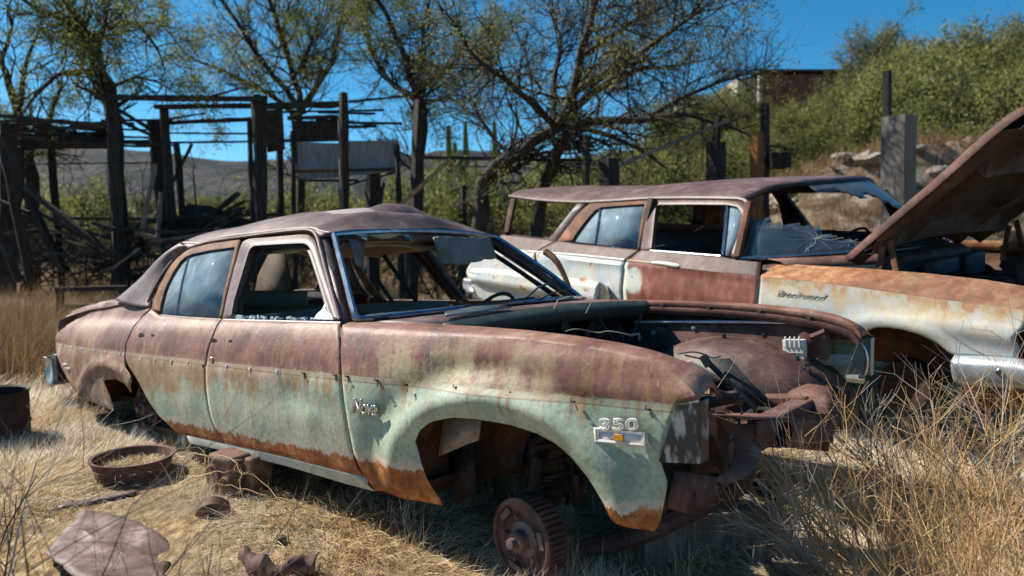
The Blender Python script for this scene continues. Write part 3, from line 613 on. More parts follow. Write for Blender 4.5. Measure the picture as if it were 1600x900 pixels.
# rocks on the bank at right
rr = random.Random(14); k = 0
for i in range(80):
    x = rr.uniform(5.2, 13); y = rr.uniform(15.2, 18.3); s_ = rr.uniform(.07, .22) * (1.7 if i < 8 else 1)
    mb = MB(); mb.lathe([(0, -.8), (.7, -.6), (1, -.1), (.85, .4), (.45, .7), (0, .8)], (0, 0, 0), 'z', 9); mb.v = [(v[0] * s_ * rr.uniform(.7, 1.2) * 1.3, v[1] * s_ * rr.uniform(.8, 1.15), v[2] * s_ * rr.uniform(.7, 1.1) * .7) for v in mb.v]
    px_ = 800 + F * x / y; pos = [w for e, w in ((1200, 'left'), (1290, 'left-middle'), (1370, 'middle'), (1450, 'right-middle'), (1540, 'right'), (9999, 'far right')) if px_ < e][0]; big = 'large' if s_ > .26 else ('medium' if s_ > .17 else ('small' if s_ > .11 else 'tiny')); low = 'foot' if y < 16 else ('face' if y < 17.3 else 'crest')
    mb.v = [tuple(np.array(v) * (1 + .3 * mn.noise(Vector(v) * 6 + Vector((i, 0, 0))))) for v in mb.v]; o = mb.build('rock', M['rockm'], smooth=False); o.location = (x, y, height(x, y) + s_ * .2); o.rotation_euler.z = rr.uniform(0, 6); tag(o, '%s pale rock at the %s of the bare bank, %s part' % (big, low, pos), 'rock', 'bank rocks, %s %s %s' % (big, low, pos))
# ------------------------------------------------------------------ ruined shed
shed = empty('wooden_shed', Matrix.Translation((-5.0, 12, 0)), label='collapsed open timber shed of dark posts and roof poles behind the sedan', cat='shed'); shb = shed.matrix_world.translation
def tim(name, x0, y0, x1, y1, w, D0=12., D1=None, mat='wood', parent=None, hh=None, base=None, wob=.16):
    D1 = D1 or D0; a = at(x0, y0, D0); b = at(x1, y1, D1); ww = w * D0 / F; mb = MB(); bb = shb if base is None else base
    vert = abs(y1 - y0) > 2.2 * abs(x1 - x0)
    if vert: mb.beam(a - bb, b - bb, ww * .90, ww * .80, 7, wob, (.6, -.8, 0))
    else: mb.beam(a - bb, b - bb, ww * .6, ww * .95, 7, wob, (0, 1, 0))
    if 0: pass
    mb_ = mb; return mb.build(name, M[mat], parent or shed, smooth=False)
GY = lambda D: g_y(D) + 3
random.seed(12)
for x0, y0, x1, w, D in ((173, 156, 190, 19, 12), (257, 165, 274, 15, 12.6), (405, 150, 410, 20, 12), (536, 145, 540, 13, 11.8), (658, 156, 642, 18, 11.5), (14, 196, 12, 26, 12.5), (80, 232, 98, 11, 13.5), (240, 190, 268, 20, 13), (276, 225, 296, 10, 13.2), (457, 205, 462, 7, 12.2), (437, 200, 439, 10, 13), (582, 262, 582, 20, 12.6), (390, 190, 400, 7, 12.4), (620, 225, 630, 8, 12)):
    tim('post', x0, y0, x1, GY(D), w, D)
for a in ((150, 152, 413, 155, 12, 11.9), (138, 143, 172, 160, 7, 11.8), (325, 152, 372, 139, 4, 11.8), (243, 167, 408, 165, 10, 12.4), (262, 192, 398, 186, 9, 12.8), (262, 208, 392, 209, 4, 12.6), (266, 223, 395, 221, 5, 12.9), (264, 186, 320, 177, 4, 12.2), (412, 166, 531, 163, 13, 12), (545, 159, 645, 149, 5, 11.8), (450, 185, 528, 182, 8, 12.4), (545, 192, 628, 193, 6, 12.2), (440, 175, 600, 172, 5, 13),
          (0, 181, 168, 197, 10, 12), (55, 205, 170, 191, 7, 12.4), (0, 199, 168, 218, 9, 13), (20, 224, 168, 226, 13, 12.8), (30, 212, 160, 214, 9, 13.2), (0, 190, 100, 188, 6, 13.4), (165, 213, 260, 216, 5, 13), (165, 222, 255, 224, 9, 13.4), (180, 168, 232, 200, 9, 12.6), (190, 190, 245, 215, 8, 12.9), (30, 257, 238, 254, 3, 12.6), (85, 341, 272, 343, 7, 12.2), (266, 339, 480, 336, 4, 12.2), (190, 228, 262, 229, 6, 13), (0, 292, 32, 294, 6, 12.6)):
    tim('beam', a[0], a[1], a[2], a[3], a[4], a[5])
for a in ((2, 215, 48, 440, 13, 11.6), (35, 290, 100, 425, 13, 11.8), (40, 292, 165, 392, 12, 11.4), (0, 368, 32, 440, 13, 11.2), (0, 315, 45, 332, 9, 11.9), (60, 330, 130, 370, 9, 12.4), (160, 355, 255, 372, 8, 12.5), (300, 225, 262, 300, 5, 13), (600, 285, 592, 330, 5, 12), (95, 420, 60, 340, 10, 12.2)): tim('fallen_brace', *a[:6])
for a in ((243, 256, 220, 368, 7, 11.8), (252, 300, 246, 372, 6, 12), (530, 188, 534, 325, 4, 11.7)): tim('loose_plank', *a[:6], mat='wood_g')
for q, D, m_, nm in (([(464, 222), (536, 224), (534, 277), (466, 280)], 12.3, 'wood_p', 'board_panel'), ([(542, 220), (620, 219), (622, 268), (545, 274)], 12.3, 'wood_p', 'board_panel'), ([(455, 188), (532, 190), (532, 218), (458, 221)], 12.5, 'wood', 'board_panel'), ([(413, 172), (440, 170), (444, 233), (418, 238)], 12.8, 'rust_d', 'rusty_sheet'), ([(62, 205), (168, 210), (166, 232), (30, 232)], 13.3, 'wood', 'board_panel'),
    ([(275, 345), (292, 318), (330, 322), (395, 346), (392, 392), (282, 395)], 12.9, 'wood', 'collapsed_roof'), ([(0, 230), (34, 232), (36, 300), (0, 420)], 13.0, 'wood', 'board_panel')):
    p = [at(x, y, D) - shb for x, y in q]; n = len(p); d = Vector((0, .06, 0)); mb = MB(); mb.add(p + [v + d for v in p], [tuple(range(n)), tuple(range(2 * n - 1, n - 1, -1))] + [(i, (i + 1) % n, n + (i + 1) % n, n + i) for i in range(n)]); mb.build(nm, M[m_], shed, smooth=False)
tim('board_rail', 464, 268, 622, 264, 6, 12.1, mat='wood'); tim('board_rail', 466, 266, 534, 266, 4, 12.05, mat='wood_r'); tim('board_rail', 466, 282, 560, 282, 6, 12.2); tim('board_rail', 540, 290, 622, 268, 5, 12.1)
random.seed(31)
for i in range(95):
    x = random.choice([random.uniform(-10, 210), random.uniform(190, 300), random.uniform(300, 480)]); y = random.uniform(345, 440) if x < 300 else random.uniform(335, 365); a_ = random.gauss(0, .5); l_ = random.uniform(25, 95)
    tim('fallen_brace', x, y, x + l_ * math.cos(a_), y + l_ * math.sin(a_) * .7, random.uniform(4, 10), random.uniform(11.4, 13.6), mat='wood' if random.random() < .8 else 'wood_g')
for i in range(30):
    x = random.uniform(-20, 230); y = random.uniform(185, 228); l_ = random.uniform(40, 120); tim('roof_pole', x, y, x + l_, y + random.gauss(2, 5), random.uniform(3, 7), random.uniform(12, 13.8))
for i in range(9):
    x = random.uniform(410, 520); y = random.uniform(168, 232); l_ = random.uniform(30, 110); tim('roof_pole', x, y, x + l_, y + random.gauss(0, 4), random.uniform(3, 6), random.uniform(12, 13.2))
# brittle brush growing through the shed
def brush(px, D, h, seed, label, n=8, tw=.02, dep=3):
    x = at(px, 400, D).x; r = empty('bare_bush', Matrix.Translation((x, D, height(x, D))), label=label, cat='bush'); b = Br(seed); rr_ = random.Random(seed)
    for k in range(n):
        a = rr_.uniform(0, 6.28); b.grow(Vector((.15 * math.cos(a), .15 * math.sin(a), 0)), Vector((math.cos(a) * .7, math.sin(a) * .7, 1.1)), h * rr_.uniform(.4, .65), tw, dep, -.01, .30, 4, (3, 5), .62, 0, 1.0, .10)
    b.mb.build('branches', M['bark'], r, auto=180)
for px, D, h, lab in ((90, 13.4, 2.6, 'leafless dark bush inside the left bay of the shed'), (215, 13.6, 2.8, 'leafless bush tangled behind the grey leaning plank'), (305, 13.8, 2.6, 'drooping bare bush in the gap right of the leaning plank'), (345, 14.6, 2.0, 'thin bare bush in the open bay left of the heavy post'),
    (450, 13.6, 2.0, 'bare bush behind the left supports of the board panel'), (520, 12.8, 1.3, 'low dead bush under the board panel'), (600, 14.2, 2.2, 'bare bush right of the board panel'), (700, 12.0, 1.6, 'bare bush in front of the rail beside the shed'), (800, 9.6, 1.4, 'tangled dead bush behind the tailgate of the wagon'), (900, 9.8, 1.5, 'tangled dead bush behind the middle of the wagon roof'), (1040, 11, 1.8, 'dry bare bush below the leaning pole'), (1260, 9.5, 1.1, 'dead brush seen through the wagon windshield'), (1500, 12, 1.4, 'bare brush on the bank above the open hood'), (20, 12.8, 2.4, 'dark bare bush at the far left end of the shed'), (235, 16.5, 3.4, 'tall bare bush behind the door bay of the shed'), (330, 17.0, 3.2, 'wide bare bush standing beyond the open bay'), (415, 16.0, 2.8, 'bare bush beyond the heavy centre post'), (560, 16.5, 3.0, 'bare twiggy bush beyond the board panel'), (690, 15.0, 3.0, 'tall bare bush beyond the end of the shed'), (750, 13.5, 2.6, 'dense bare bush left of the gnarled tree trunk'), (850, 14.5, 2.8, 'dense bare bush beyond the gnarled tree'), (120, 15.5, 3.2, 'tall bare bush beyond the left bay of the shed'), (960, 15.0, 2.4, 'bare bush beyond the foot of the leaning pole'), (1345, 30, 4.5, 'leafless tree poking above the thicket left of the thick post'), (1450, 29, 4.8, 'leafless tree poking above the thicket behind the thick post'), (1560, 27, 4.6, 'leafless tree above the thicket at the right edge'), (150, 12.6, 1.6, 'low tangled dead bush just left of the tall left post'), (250, 12.4, 1.5, 'low dead bush at the foot of the shed door posts'), (380, 13.0, 1.4, 'low dead bush beside the heavy centre post')):
    brush(px, D, h, int(px) + 7, lab)
# separate timbers
def lone(name, label, cat, segs, D, mat='wood', group=None):
    x0 = segs[0][0]; b = at(x0, 400, D); b.z = 0; r = empty(name, Matrix.Translation(b), label=label, cat=cat, group=group)
    for nm, x0, y0, x1, y1, w, m_, *rest in segs: tim(nm, x0, y0, x1, y1, w, rest[0] if rest else D, mat=m_, parent=r, base=b, wob=.06)
    return r
def lone(name, label, cat, segs, D, mat='wood', group=None):
    b = at(segs[0][1], 400, D); b.z = 0; r = empty(name, Matrix.Translation(b), label=label, cat=cat, group=group)
    for nm, x0, y0, x1, y1, w, m_, *rest in segs: tim(nm, x0, y0, x1, y1, w, rest[0] if rest else D, mat=m_, parent=r, base=b, wob=.06)
    return r
lone('timber_post', 'thick grey square timber post right of the wagon windshield with a thin stake behind', 'post', [('post', 1404, 182, 1402, GY(8), 44, 'wood_g')], 8)
lone('thin_stake', 'thin dark stake sticking up behind the thick grey timber post', 'post', [('post', 1386, 111, 1388, GY(8.6), 11, 'wood')], 8.6)
lone('timber_post', 'short red-brown timber post above the wagon roof', 'post', [('post', 1182, 207, 1183, GY(9.2), 17, 'wood_r')], 9.2)
lone('thin_stake', 'slim black post beside the red-brown timber carrying a square board', 'post', [('post', 1195, 162, 1195, GY(9.6), 12, 'wood'), ('board', 1203, 251, 1230, 251, 38, 'wood', 9.5)], 9.6)
lone('timber_post', 'split dark post with a notched top at the end of the grey leaning pole', 'post', [('post', 1119, 222, 1114, GY(9.5), 24, 'wood'), ('splinter', 1123, 182, 1118, 228, 10, 'wood')], 9.5)
lone('leaning_pole', 'grey bleached pole leaning up to the right above the wagon roof', 'pole', [('pole', 968, 258, 1138, 188, 9, 'wood_g')], 9.4)
lone('fence_post', 'thin dark post between the tree limbs left of the leaning pole', 'post', [('post', 917, 214, 911, GY(9.6), 10, 'wood')], 9.6)
lone('timber_stump', 'dark broad stump of timber just above the wagon roof', 'stump', [('post', 952, 248, 952, GY(9.8), 26, 'wood')], 9.8)
lone('fence_rail', 'long dark horizontal rail running from the shed to the trees', 'rail', [('rail', 652, 246, 925, 251, 8, 'wood'), ('rail', 700, 259, 800, 262, 4, 'wood_g')], 10.8)
lone('fallen_pole', 'tan broken pole leaning behind the sedan roof', 'pole', [('pole', 704, 248, 610, 335, 9, 'wood_t')], 9)
lone('short_post', 'short blackened stub left of the tree trunk', 'post', [('post', 724, 290, 722, GY(11), 9, 'wood')], 11)
lone('log_brace', 'dark charred log lying in the weeds seen through the wagon', 'log', [('log', 1262, 352, 1228, 402, 14, 'wood'), ('log', 1232, 362, 1190, 385, 10, 'wood')], 9)
# ================================================================== green and rust four-door sedan
NM = [[0.76859, 0.63764, -0.05186, 0.49756], [-0.63483, 0.7702, 0.0615, 2.9526], [0.07916, -0.01435, 0.99676, -0.04462]]
S = Car(NM, [(-4.0, .80), (-3.85, .835), (-3.4, .885), (-2.6, .912), (-1.6, .92), (-.6, .918), (0, .905), (.4, .89), (.78, .86)],
        [(.1, .10), (.22, .070), (.30, .035), (.40, .016), (.50, .004), (.60, 0), (.69, 0), (.715, .006), (.78, .022), (.84, .05), (.875, .075), (.90, .11), (.93, .13), (1.05, .19), (1.26, .315), (1.34, .37)])
nova = empty('sedan_car', S.M, label='derelict pale green and purple rust four-door sedan without hood or wheels in the foreground', cat='car')
P = M['paint']
# --- front fender
gapF = [(584, 766), (569, 745), (556, 722), (546, 670), (539, 630), (535, 585), (534, 540), (535, 513)]
fb = [(584, 766), (640, 779), (695, 790), (673, 766), (655, 741), (649, 715), (650, 690), (658, 672), (676, 658), (707, 652), (744, 654), (801, 664), (839, 677), (868, 693), (893, 714), (923, 748), (946, 783), (961, 811), (990, 821), (1022, 830)]
ff = [(1022, 830), (1029, 820), (1034, 790), (1040, 755), (1030, 724), (1042, 680), (1054, 645), (1060, 632), (1092, 625)]
ridge = [(535, 513), (620, 517), (693, 522), (800, 528), (880, 537), (937, 545), (980, 553), (1010, 562), (1039, 575), (1062, 592), (1080, 608), (1092, 625)]
gap3 = S.line(gapF, 0, 1); fb3 = S.line(fb); ff3 = S.line(ff); rg3 = S.line(ridge, 0, 1)
def arc_at(poly, frac):                                     # point of a 3D line at an x value
    return frac
def fender_grid():
    g = S.coons(gap3, ff3, fb3, rg3, 90, 26, .0045)
    # arch flare: push the edge of the arch outward a little, rolled lip
    for j, row in enumerate(g):
        for i, p in enumerate(row):
            dx, dz = p.x - .035, p.z - .335
            rr = math.hypot(dx / .42, dz / .285); k = math.exp(-((rr - 1.10) / .13) ** 2) * (1 if p.z > .30 else .4)
            p.y -= .024 * k - .012 * math.exp(-((rr - 1.42) / .14) ** 2)
            # shallow dents
            for (cx, cz, rad, am) in ((-.14, .74, .09, .010), (-.02, .70, .07, -.006), (.30, .52, .10, .007), (.12, .80, .05, .004), (-.35, .62, .12, .004)):
                d2 = ((p.x - cx) ** 2 + (p.z - cz) ** 2) / rad ** 2
                if d2 < 6: p.y += am * math.exp(-d2)
            # the crease along the trim line
            dz = p.z - (.682 - .02 * p.x); p.y += .004 * math.exp(-(dz / .012) ** 2)
    # roll over to the inner edge next to the engine bay
    inner = [(535, 505), (622, 505), (668, 506.5), (760, 512), (836, 519), (910, 528), (980, 540), (1031, 552), (1076, 567), (1100, 580), (1112, 592), (1118, 606)]
    top = g[-1]; n = len(top); rows = []
    inn = resample([S.pln(px, py, 1, -.735) for px, py in inner], n)
    for k in (.12, .3, .5, .72, .9, 1.0):
        r = []
        for a, b in zip(top, inn):
            q = a.lerp(b, k); q.z += .012 * math.sin(math.pi * k); r.append(q)
        rows.append(r)
    rows.append([Vector((p.x, p.y + .004, p.z - .025)) for p in inn])
    return g + rows
gF = fender_grid()
for side in (0, 1):
    mb = MB(); mb.grid(gF if not side else mirror(gF)); fo = mb.build('front_fender', P, nova, .004, auto=50)
    # inner gutter flange of the fender, with bolts
    mb = MB(); e = gF[-1]; a = [p.copy() for p in e]; b = [Vector((p.x, p.y + .028, p.z - .002)) for p in e]; c = [Vector((p.x, p.y + .032, p.z - .03)) for p in e]
    g = [a, b, c]; mb.grid(g if not side else mirror(g)); fl = mb.build('fender_flange', M['rust'], nova, .003)
    mb = MB()
    for x in (-.45, -.2, .05, .3, .52):
        z = min(e, key=lambda q: abs(q.x - x)).z; sy = 1 if side else -1
        mb.lathe([(.0, .012), (.012, .012), (.014, .002), (.014, 0)], (x, sy * .722, z + .002), 'z', 6)
    mb.each('flange_bolt', M['rust_d'], fl, smooth=False)
# --- doors
def panel(name, L, Rr, B, T, nu, nv, dents=(), dent=.004, extra=None):
    g = S.coons(L, Rr, B, T, nu, nv, dent)
    for row in g:
        for p in row:
            for (cx, cz, rx, rz, am) in dents:
                d2 = ((p.x - cx) / rx) ** 2 + ((p.z - cz) / rz) ** 2
                if d2 < 6: p.y += am * math.exp(-d2)
            dz = p.z - (.682 - .02 * p.x); p.y += .004 * math.exp(-(dz / .012) ** 2)
            if extra: extra(p)
    out = []
    for side in (0, 1):
        mb = MB(); mb.grid(g if not side else mirror(g)); o = mb.build(name, P, nova, .004, 0, auto=50)
        out.append(o)
    return out, g
cut = lambda poly, d: [(x + d, y) for x, y in poly]
gfd = [(567, 744), (554, 722), (544.4, 670), (537.8, 630), (533.5, 585), (532.5, 540), (533, 503)]
gmid = [(352, 692), (340, 676), (331, 658), (325, 630), (321.5, 600), (322, 570), (327, 543), (336, 520), (348, 499)]
grear = [(279, 678), (262, 662), (248, 649), (232, 626), (221, 604), (212, 588), (203, 576), (197, 562), (197, 546), (206, 520), (221, 497), (237, 484)]
L = S.line(cut(gmid, .9), 0, 1); Rr = S.line(gfd, 0, 1)
(fd, fdf), gfd_g = panel('front_door', L, Rr, S.line([(353.6, 692), (450, 714), (566, 744)]), S.line([(349.6, 499), (440, 501), (532, 503)]), 44, 26,
      [(-1.0, .60, .10, .05, .010), (-.88, .52, .05, .02, -.006), (-1.35, .78, .12, .05, .005), (-.80, .63, .12, .03, -.006), (-.86, .76, .05, .09, .006)])
L2 = S.line(grear, 0, 1); R2 = S.line(cut(gmid, -.5), 0, 1)
(rd, rdf), _ = panel('rear_door', L2, R2, S.line([(279, 678), (315, 684.5), (350.8, 692)]), S.line([(237, 484), (250, 493), (280, 495), (346.8, 499)]), 40, 28,
      [(-1.95, .80, .16, .05, .006), (-2.2, .6, .1, .1, .004)])
# handle recess holes, lock buttons
def holes(pts, parent, r, mat, off=.002):
    for (px, py), rr in zip(pts, r):
        mb = MB(); p = S.px(px, py); mb.lathe([(0, -.004), (rr, -.003), (rr, .001)], (p.x, p.y + .001, p.z), 'y', 10)
        mb.v = [(x + (x - p.x) * .25, y, p.z + (z - p.z) * .8) for x, y, z in mb.v]
        mb.build('handle_hole', mat, parent, smooth=False)
holes([(334, 535), (360, 534)], fd, (.024, .012), M['grime']); holes([(221, 526), (239, 525)], rd, (.026, .014), M['grime'])
mb = MB(); p = S.px(331.5, 562); mb.lathe([(0, -.008), (.010, -.008), (.013, -.004), (.013, .006)], p, 'y', 10); mb.build('lock_button', M['chrome'], fd)
# trim clips along the line where the moulding was
def clips(pxs, parent, mat, s=.010, wire=False):
    for x, y in pxs:
        mb = MB(); p = S.px(x, y); mb.box(p + Vector((0, -.0015, 0)), (s * 1.0, .005, s * 1.4)); mb.lathe([(0, -.007), (s * .35, -.0065), (s * .45, -.002)], p, 'y', 6)
        if wire:
            q = p + Vector((0, -.004, 0)); mb.tube([q, q + Vector((random.uniform(0, .010), -.005, -.006)), q + Vector((random.uniform(.0, .014), -.002, -.022))], .0018, 4)
            mb.tube([q, q + Vector((-.010, -.004, .004)), q + Vector((-.006, -.002, .012))], .0018, 4)
        mb.build('trim_clip', mat, parent, smooth=False)
clips([(354, 573), (391, 577), (433, 581)], fd, M['lens'], .012); clips([(476, 584), (525, 587)], fd, M['grime'], .007, True)
clips([(221, 560), (243, 562.5), (268, 565), (294, 567)], rd, M['lens'], .012); clips([(318, 572)], rd, M['grime'], .008)
clips([(544, 589), (590, 595), (636, 602), (714, 606)], bpy.data.objects['front_fender'], M['grime'], .007, True)
clips([(802, 617), (898, 628), (1015, 640)], bpy.data.objects['front_fender'], M['grime'], .005, True)
# --- quarter panel with rear arch
qb = [(279, 678)]
qR = [(208, 613), (210.5, 594), (204, 583), (196.5, 573), (196.3, 560), (196.3, 546), (205.3, 520), (220.3, 497), (236, 483)]
qB = [(88, 545), (97, 575), (112, 603), (125, 617), (150, 630), (179, 643), (172, 632), (160, 618), (156.5, 605), (163, 594), (180, 592), (195, 598), (207, 613)]
qL = [(88, 545), (90, 520), (96, 503), (104, 494)]; qT = [(104, 494), (118, 486), (135, 479), (180, 470), (235, 482)]
def flare(p):
    rr = math.hypot((p.x + 2.83) / .42, (p.z - .39) / .25); p.y -= .020 * math.exp(-((rr - 1.08) / .12) ** 2)
g = S.coons(S.line(qL), S.line(qR, 0, 1), S.line(qB), S.line(qT, 0, 1), 60, 24, .004)
for row in g:
    for p in row: flare(p); p.y += .004 * math.exp(-((p.z - (.682 - .02 * p.x)) / .012) ** 2)
# roll the quarter over to the deck
top = g[-1]
edgeZ = [Vector((p.x, -(abs(p.y) - .05), p.z + .012)) for p in top]; in2 = [Vector((p.x, -.66, p.z + .018)) for p in top]
qg = g + [edgeZ, in2]
quarters = []
for side in (0, 1):
    mb = MB(); mb.grid(qg if not side else mirror(qg)); quarters.append(mb.build('quarter_panel', P, nova, .006, auto=50))
qp = quarters[0]
clips([(98, 540), (113, 543), (129, 546), (147, 548.5), (166, 551), (188, 554), (194, 555)], qp, M['lens'], .014)
mb = MB()                                                   # rear side lamp frame
for (x, y) in ((103.5, 569), (108, 575.5)):
    p = S.px(x, y); mb.box(p + Vector((0, -.005, 0)), (.075, .012, .010))
mb.build('side_lamp_frame', M['whitepl'], qp)
for sgn in (-1, 1):                                         # wheelhouses, inside the arches
    for cx, cz, rad, nm in ((.035, .33, .43, 'front_wheelhouse'), (-2.83, .36, .40, 'rear_wheelhouse')):
        mb = MB(); g = []
        for t in (0, .25, .5, .75, 1.0):
            y = sgn * (.862 - t * .34); row = []
            for j in range(21):
                a = R(12) + (math.pi - R(2 if sgn < 0 and cx > 0 else 20)) * j / 20
                rr = rad * (1 - .16 * (t > .9)) + .010 * mn.noise(Vector((a * 2, t * 3, cx)))
                row.append(Vector((cx + math.cos(a) * rr * 1.0, y, cz - .02 + math.sin(a) * rr * .84)))
            g.append(row)
        g.append([Vector((cx + math.cos(R(-12) + (math.pi + R(24)) * j / 20) * rad * .45, sgn * .50, cz + math.sin(R(-12) + (math.pi + R(24)) * j / 20) * rad * .40)) for j in range(21)] if 'rear' in nm or sgn < 0 else [Vector((p.x, p.y * .98, p.z - .02)) for p in g[-1]])
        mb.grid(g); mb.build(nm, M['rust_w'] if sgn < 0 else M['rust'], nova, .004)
# rocker panels
rt = [(292, 680), (352, 694.5), (450, 716.5), (554, 743), (574, 757)]; rb = [(296, 692), (352, 704), (450, 728), (540, 755), (584, 766.5)]
for side in (0, 1):
    mb = MB(); a = S.line(rt, 26); b = S.line(rb, 26); g = [[Vector((p.x, p.y + .012, p.z + .03)) for p in a], a, b, [Vector((p.x, p.y + .10, p.z - .01)) for p in b]]
    mb.grid(g if not side else mirror(g)); mb.build('rocker_panel', M['pillar'], nova, .004)
# --- greenhouse
rail = [(233, 472), (240, 456), (251, 436), (263, 418), (274, 404), (286, 393), (299, 386.5), (334, 376.5), (381, 370.5), (430, 364), (477, 359), (492, 361.5), (498, 372)]
apil = [(498, 372), (508, 410), (520, 455), (533, 500)]
rail3 = S.line(rail, 0, 1); ap3 = S.line(apil)
wsT = [Vector((-1.135 - .02 * (y / .6) ** 2 + .0, y, 1.289 - .028 * (y / .58) ** 2)) for y in np.linspace(-.575, .585, 25)]
def wsbot(y): return Vector((-.50 - .235 * (abs(y) / .80) ** 2.2, y, .903 - .022 * (abs(y) / .8) ** 2))
wsB = [wsbot(y) for y in np.linspace(-.80, .80, 25)]
wtl, wbl = wsT[0], Vector((-.735, -.802, .885))
wsL = resample(smoothed([wbl, wbl.lerp(wtl, .5) + Vector((.015, -.01, 0)), wtl], 1), 12)
def bow(y): return Vector((0, 0, 0))
# roof skin
nU, nV = 71, 90
rear_x = -2.92
def roof_edge(v):                                           # near roof edge from windshield corner to backlight corner
    pts = [Vector((-1.15, -.575, 1.268))] + [Vector((p.x, p.y + .012, p.z + .008)) for p in reversed(rail3) if -2.40 < p.x < -1.22]
    return pts

sr = [S.pln(180, 469, 1, -.745), S.pln(205, 449, 1, -.71), S.pln(224, 431, 1, -.68), S.pln(243, 409, 1, -.65), S.pln(263, 391.5, 1, -.62), S.pln(284, 379, 1, -.58)]
ed = resample(roof_edge(0) + [sr[5] + Vector((0, 0, -.004)), sr[4]], nV)
g = []
for i, e in enumerate(ed):
    v = i / (nV - 1); row = []
    crown = pl(e.x, [(-2.62, .085), (-2.4, .12), (-1.9, .14), (-1.5, .122), (-1.3, .09), (-1.15, .021)])
    for j in range(nU):
        s_ = -1 + 2 * j / (nU - 1); y = e.y * -s_
        sh = 1 - abs(s_) ** 2.4
        xx = e.x - .16 * (1 - s_ * s_) * max(0, 1 - (1 - v) * 6) + (.075 if i == 0 else .06 * max(0, 1 - v * 4)) * (1 - s_ * s_) * .4
        z = e.z + crown * sh
        # dent and bulge above the windshield
        z += .034 * math.exp(-(((xx + 1.50) / .11) ** 2 + ((y + .16) / .16) ** 2) ** 2)
        z += .022 * math.exp(-(((xx + 1.22) / .07) ** 2 + ((y + .10) / .13) ** 2))
        z -= .045 * math.exp(-(((xx + 1.34 + .2 * y) / .045) ** 2 + ((y + .10) / .22) ** 2)) + .022 * math.exp(-(((xx + 1.05) / .08) ** 2 + ((y - .2) / .2) ** 2))
        z += .006 * mn.noise(Vector((xx * 2.4, y * 2.4, 0)))
        row.append(Vector((xx, -y if False else (e.y * (-1) * -1 * -s_ if False else y * -1), z)))
    g.append(row)
mb = MB(); mb.grid(g); roof = mb.build('roof', M['roof'], nova, .012, 0, auto=60)
# light worn patch on the roof bulge
# side strip between drip rail and roof edge, A-pillars
def both(fn):
    for side in (0, 1): fn(side)
def f(side):
    fl = (lambda q: q) if not side else (lambda q: [Vector((p.x, -p.y, p.z)) for p in q])
    mb = MB(); a = fl(resample([p for p in rail3 if -2.50 < p.x], 40)); b = fl(resample([p + Vector((0, .002, 0)) for p in reversed(ed) if p.x > -2.52], 40)); mb.grid([a, b]); mb.build('roof_side', M['rust_p'], nova, .006)
    mb = MB(); a = fl(resample([rail3[-3]] + ap3[1:], 16)); b = fl(resample([wtl + Vector((-.03, -.012, -.006))] + [p + Vector((-.032, -.012, -.012)) for p in reversed(wsL)], 16)); a[0] = b[0].lerp(a[0], 1)
    c = [p + Vector((-.01, (.05 if not side else -.05), 0)) for p in b]; mb.grid([a, b, c]); mb.build('windshield_pillar', M['rust_p'], nova, .008)
    mb = MB(); mb.tube(fl([p + Vector((0, -.006, .002)) for p in resample(rail3 + ap3[1:], 70)]), .0085, 6); mb.build('drip_rail', M['rust_p'], nova)
both(f)
# sail panels (rear pillars)
sailF = S.line([(235, 482), (236, 470), (240, 456), (251, 436), (263, 418), (274, 404), (286, 393), (299, 386.5)], 0, 1)


a, b = resample(sailF, 24), resample(smoothed(sr, 1), 24); g = []
for k in np.linspace(0, 1, 9):
    g.append([p.lerp(q, k) + Vector((0, -.022 * math.sin(math.pi * k), .0)) for p, q in zip(a, b)])
g.append([p + Vector((.03, .10, .005)) for p in b])
# blend to the roof
for side in (0, 1):
    mb = MB(); mb.grid(g if not side else mirror(g)); mb.build('rear_pillar', M['rust_p'], nova, .008, auto=60)
sb = sr[-1]; st0 = sr[0]
mb = MB(); g = []                                            # deck lid + tail panel
for x, z in ((-3.0, .99), (-3.25, .975), (-3.5, .962), (-3.75, .935), (-3.86, .905), (-3.89, .86), (-3.88, .74), (-3.80, .56), (-3.72, .46)):
    w = .755 if x > -3.86 else .80
    g.append([Vector((x + .05 * (abs(y) / w) ** 3, y, z + .02 * (1 - (y / w) ** 2))) for y in np.linspace(-w, w, 15)])
mb.grid(g); mb.build('trunk_lid', M['rust_p'], nova, .006)
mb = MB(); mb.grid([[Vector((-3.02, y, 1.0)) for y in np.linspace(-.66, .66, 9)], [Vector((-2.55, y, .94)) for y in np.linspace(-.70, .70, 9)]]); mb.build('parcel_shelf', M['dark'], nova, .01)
mb = MB(); q = [p + Vector((.0, .03, 0)) for p in resample(sr, 10)]; mb.tube(q + [Vector((-2.72, y, 1.37 - .25 * y * y)) for y in (-.3, 0, .3)] + [Vector((p.x, -p.y, p.z)) for p in q[::-1]], .02, 6); mb.build('rear_window_frame', M['rust'], nova)
# rear bumper
mb = MB(); g = []
for dz, dx in ((-.125, .02), (-.09, -.025), (-.03, -.045), (.02, -.05), (.055, -.035), (.075, .0)):
    row = []
    for t in np.linspace(-1, 1, 31):
        y = .86 * math.sin(t * math.pi / 2); x = -4.05 + .03 * abs(y) ** 3 + (.16 * max(0, (abs(t) - .80) / .20) ** 2)
        row.append(Vector((x + dx * math.cos(t * 1.2), y - math.copysign(dx, y) * (abs(t) > .8), .585 + dz)))
    g.append(row)
mb.grid(g); mb.build('rear_bumper', M['alu'], nova, .004)
mb = MB()
for s_ in (-1, 1): mb.box((-3.88, s_ * .70, .56), (.18, .10, .12)); mb.box((-3.86, s_ * .80, .59), (.10, .06, .18))
mb.each('bumper_filler', M['blk'], nova, bevel=.01)
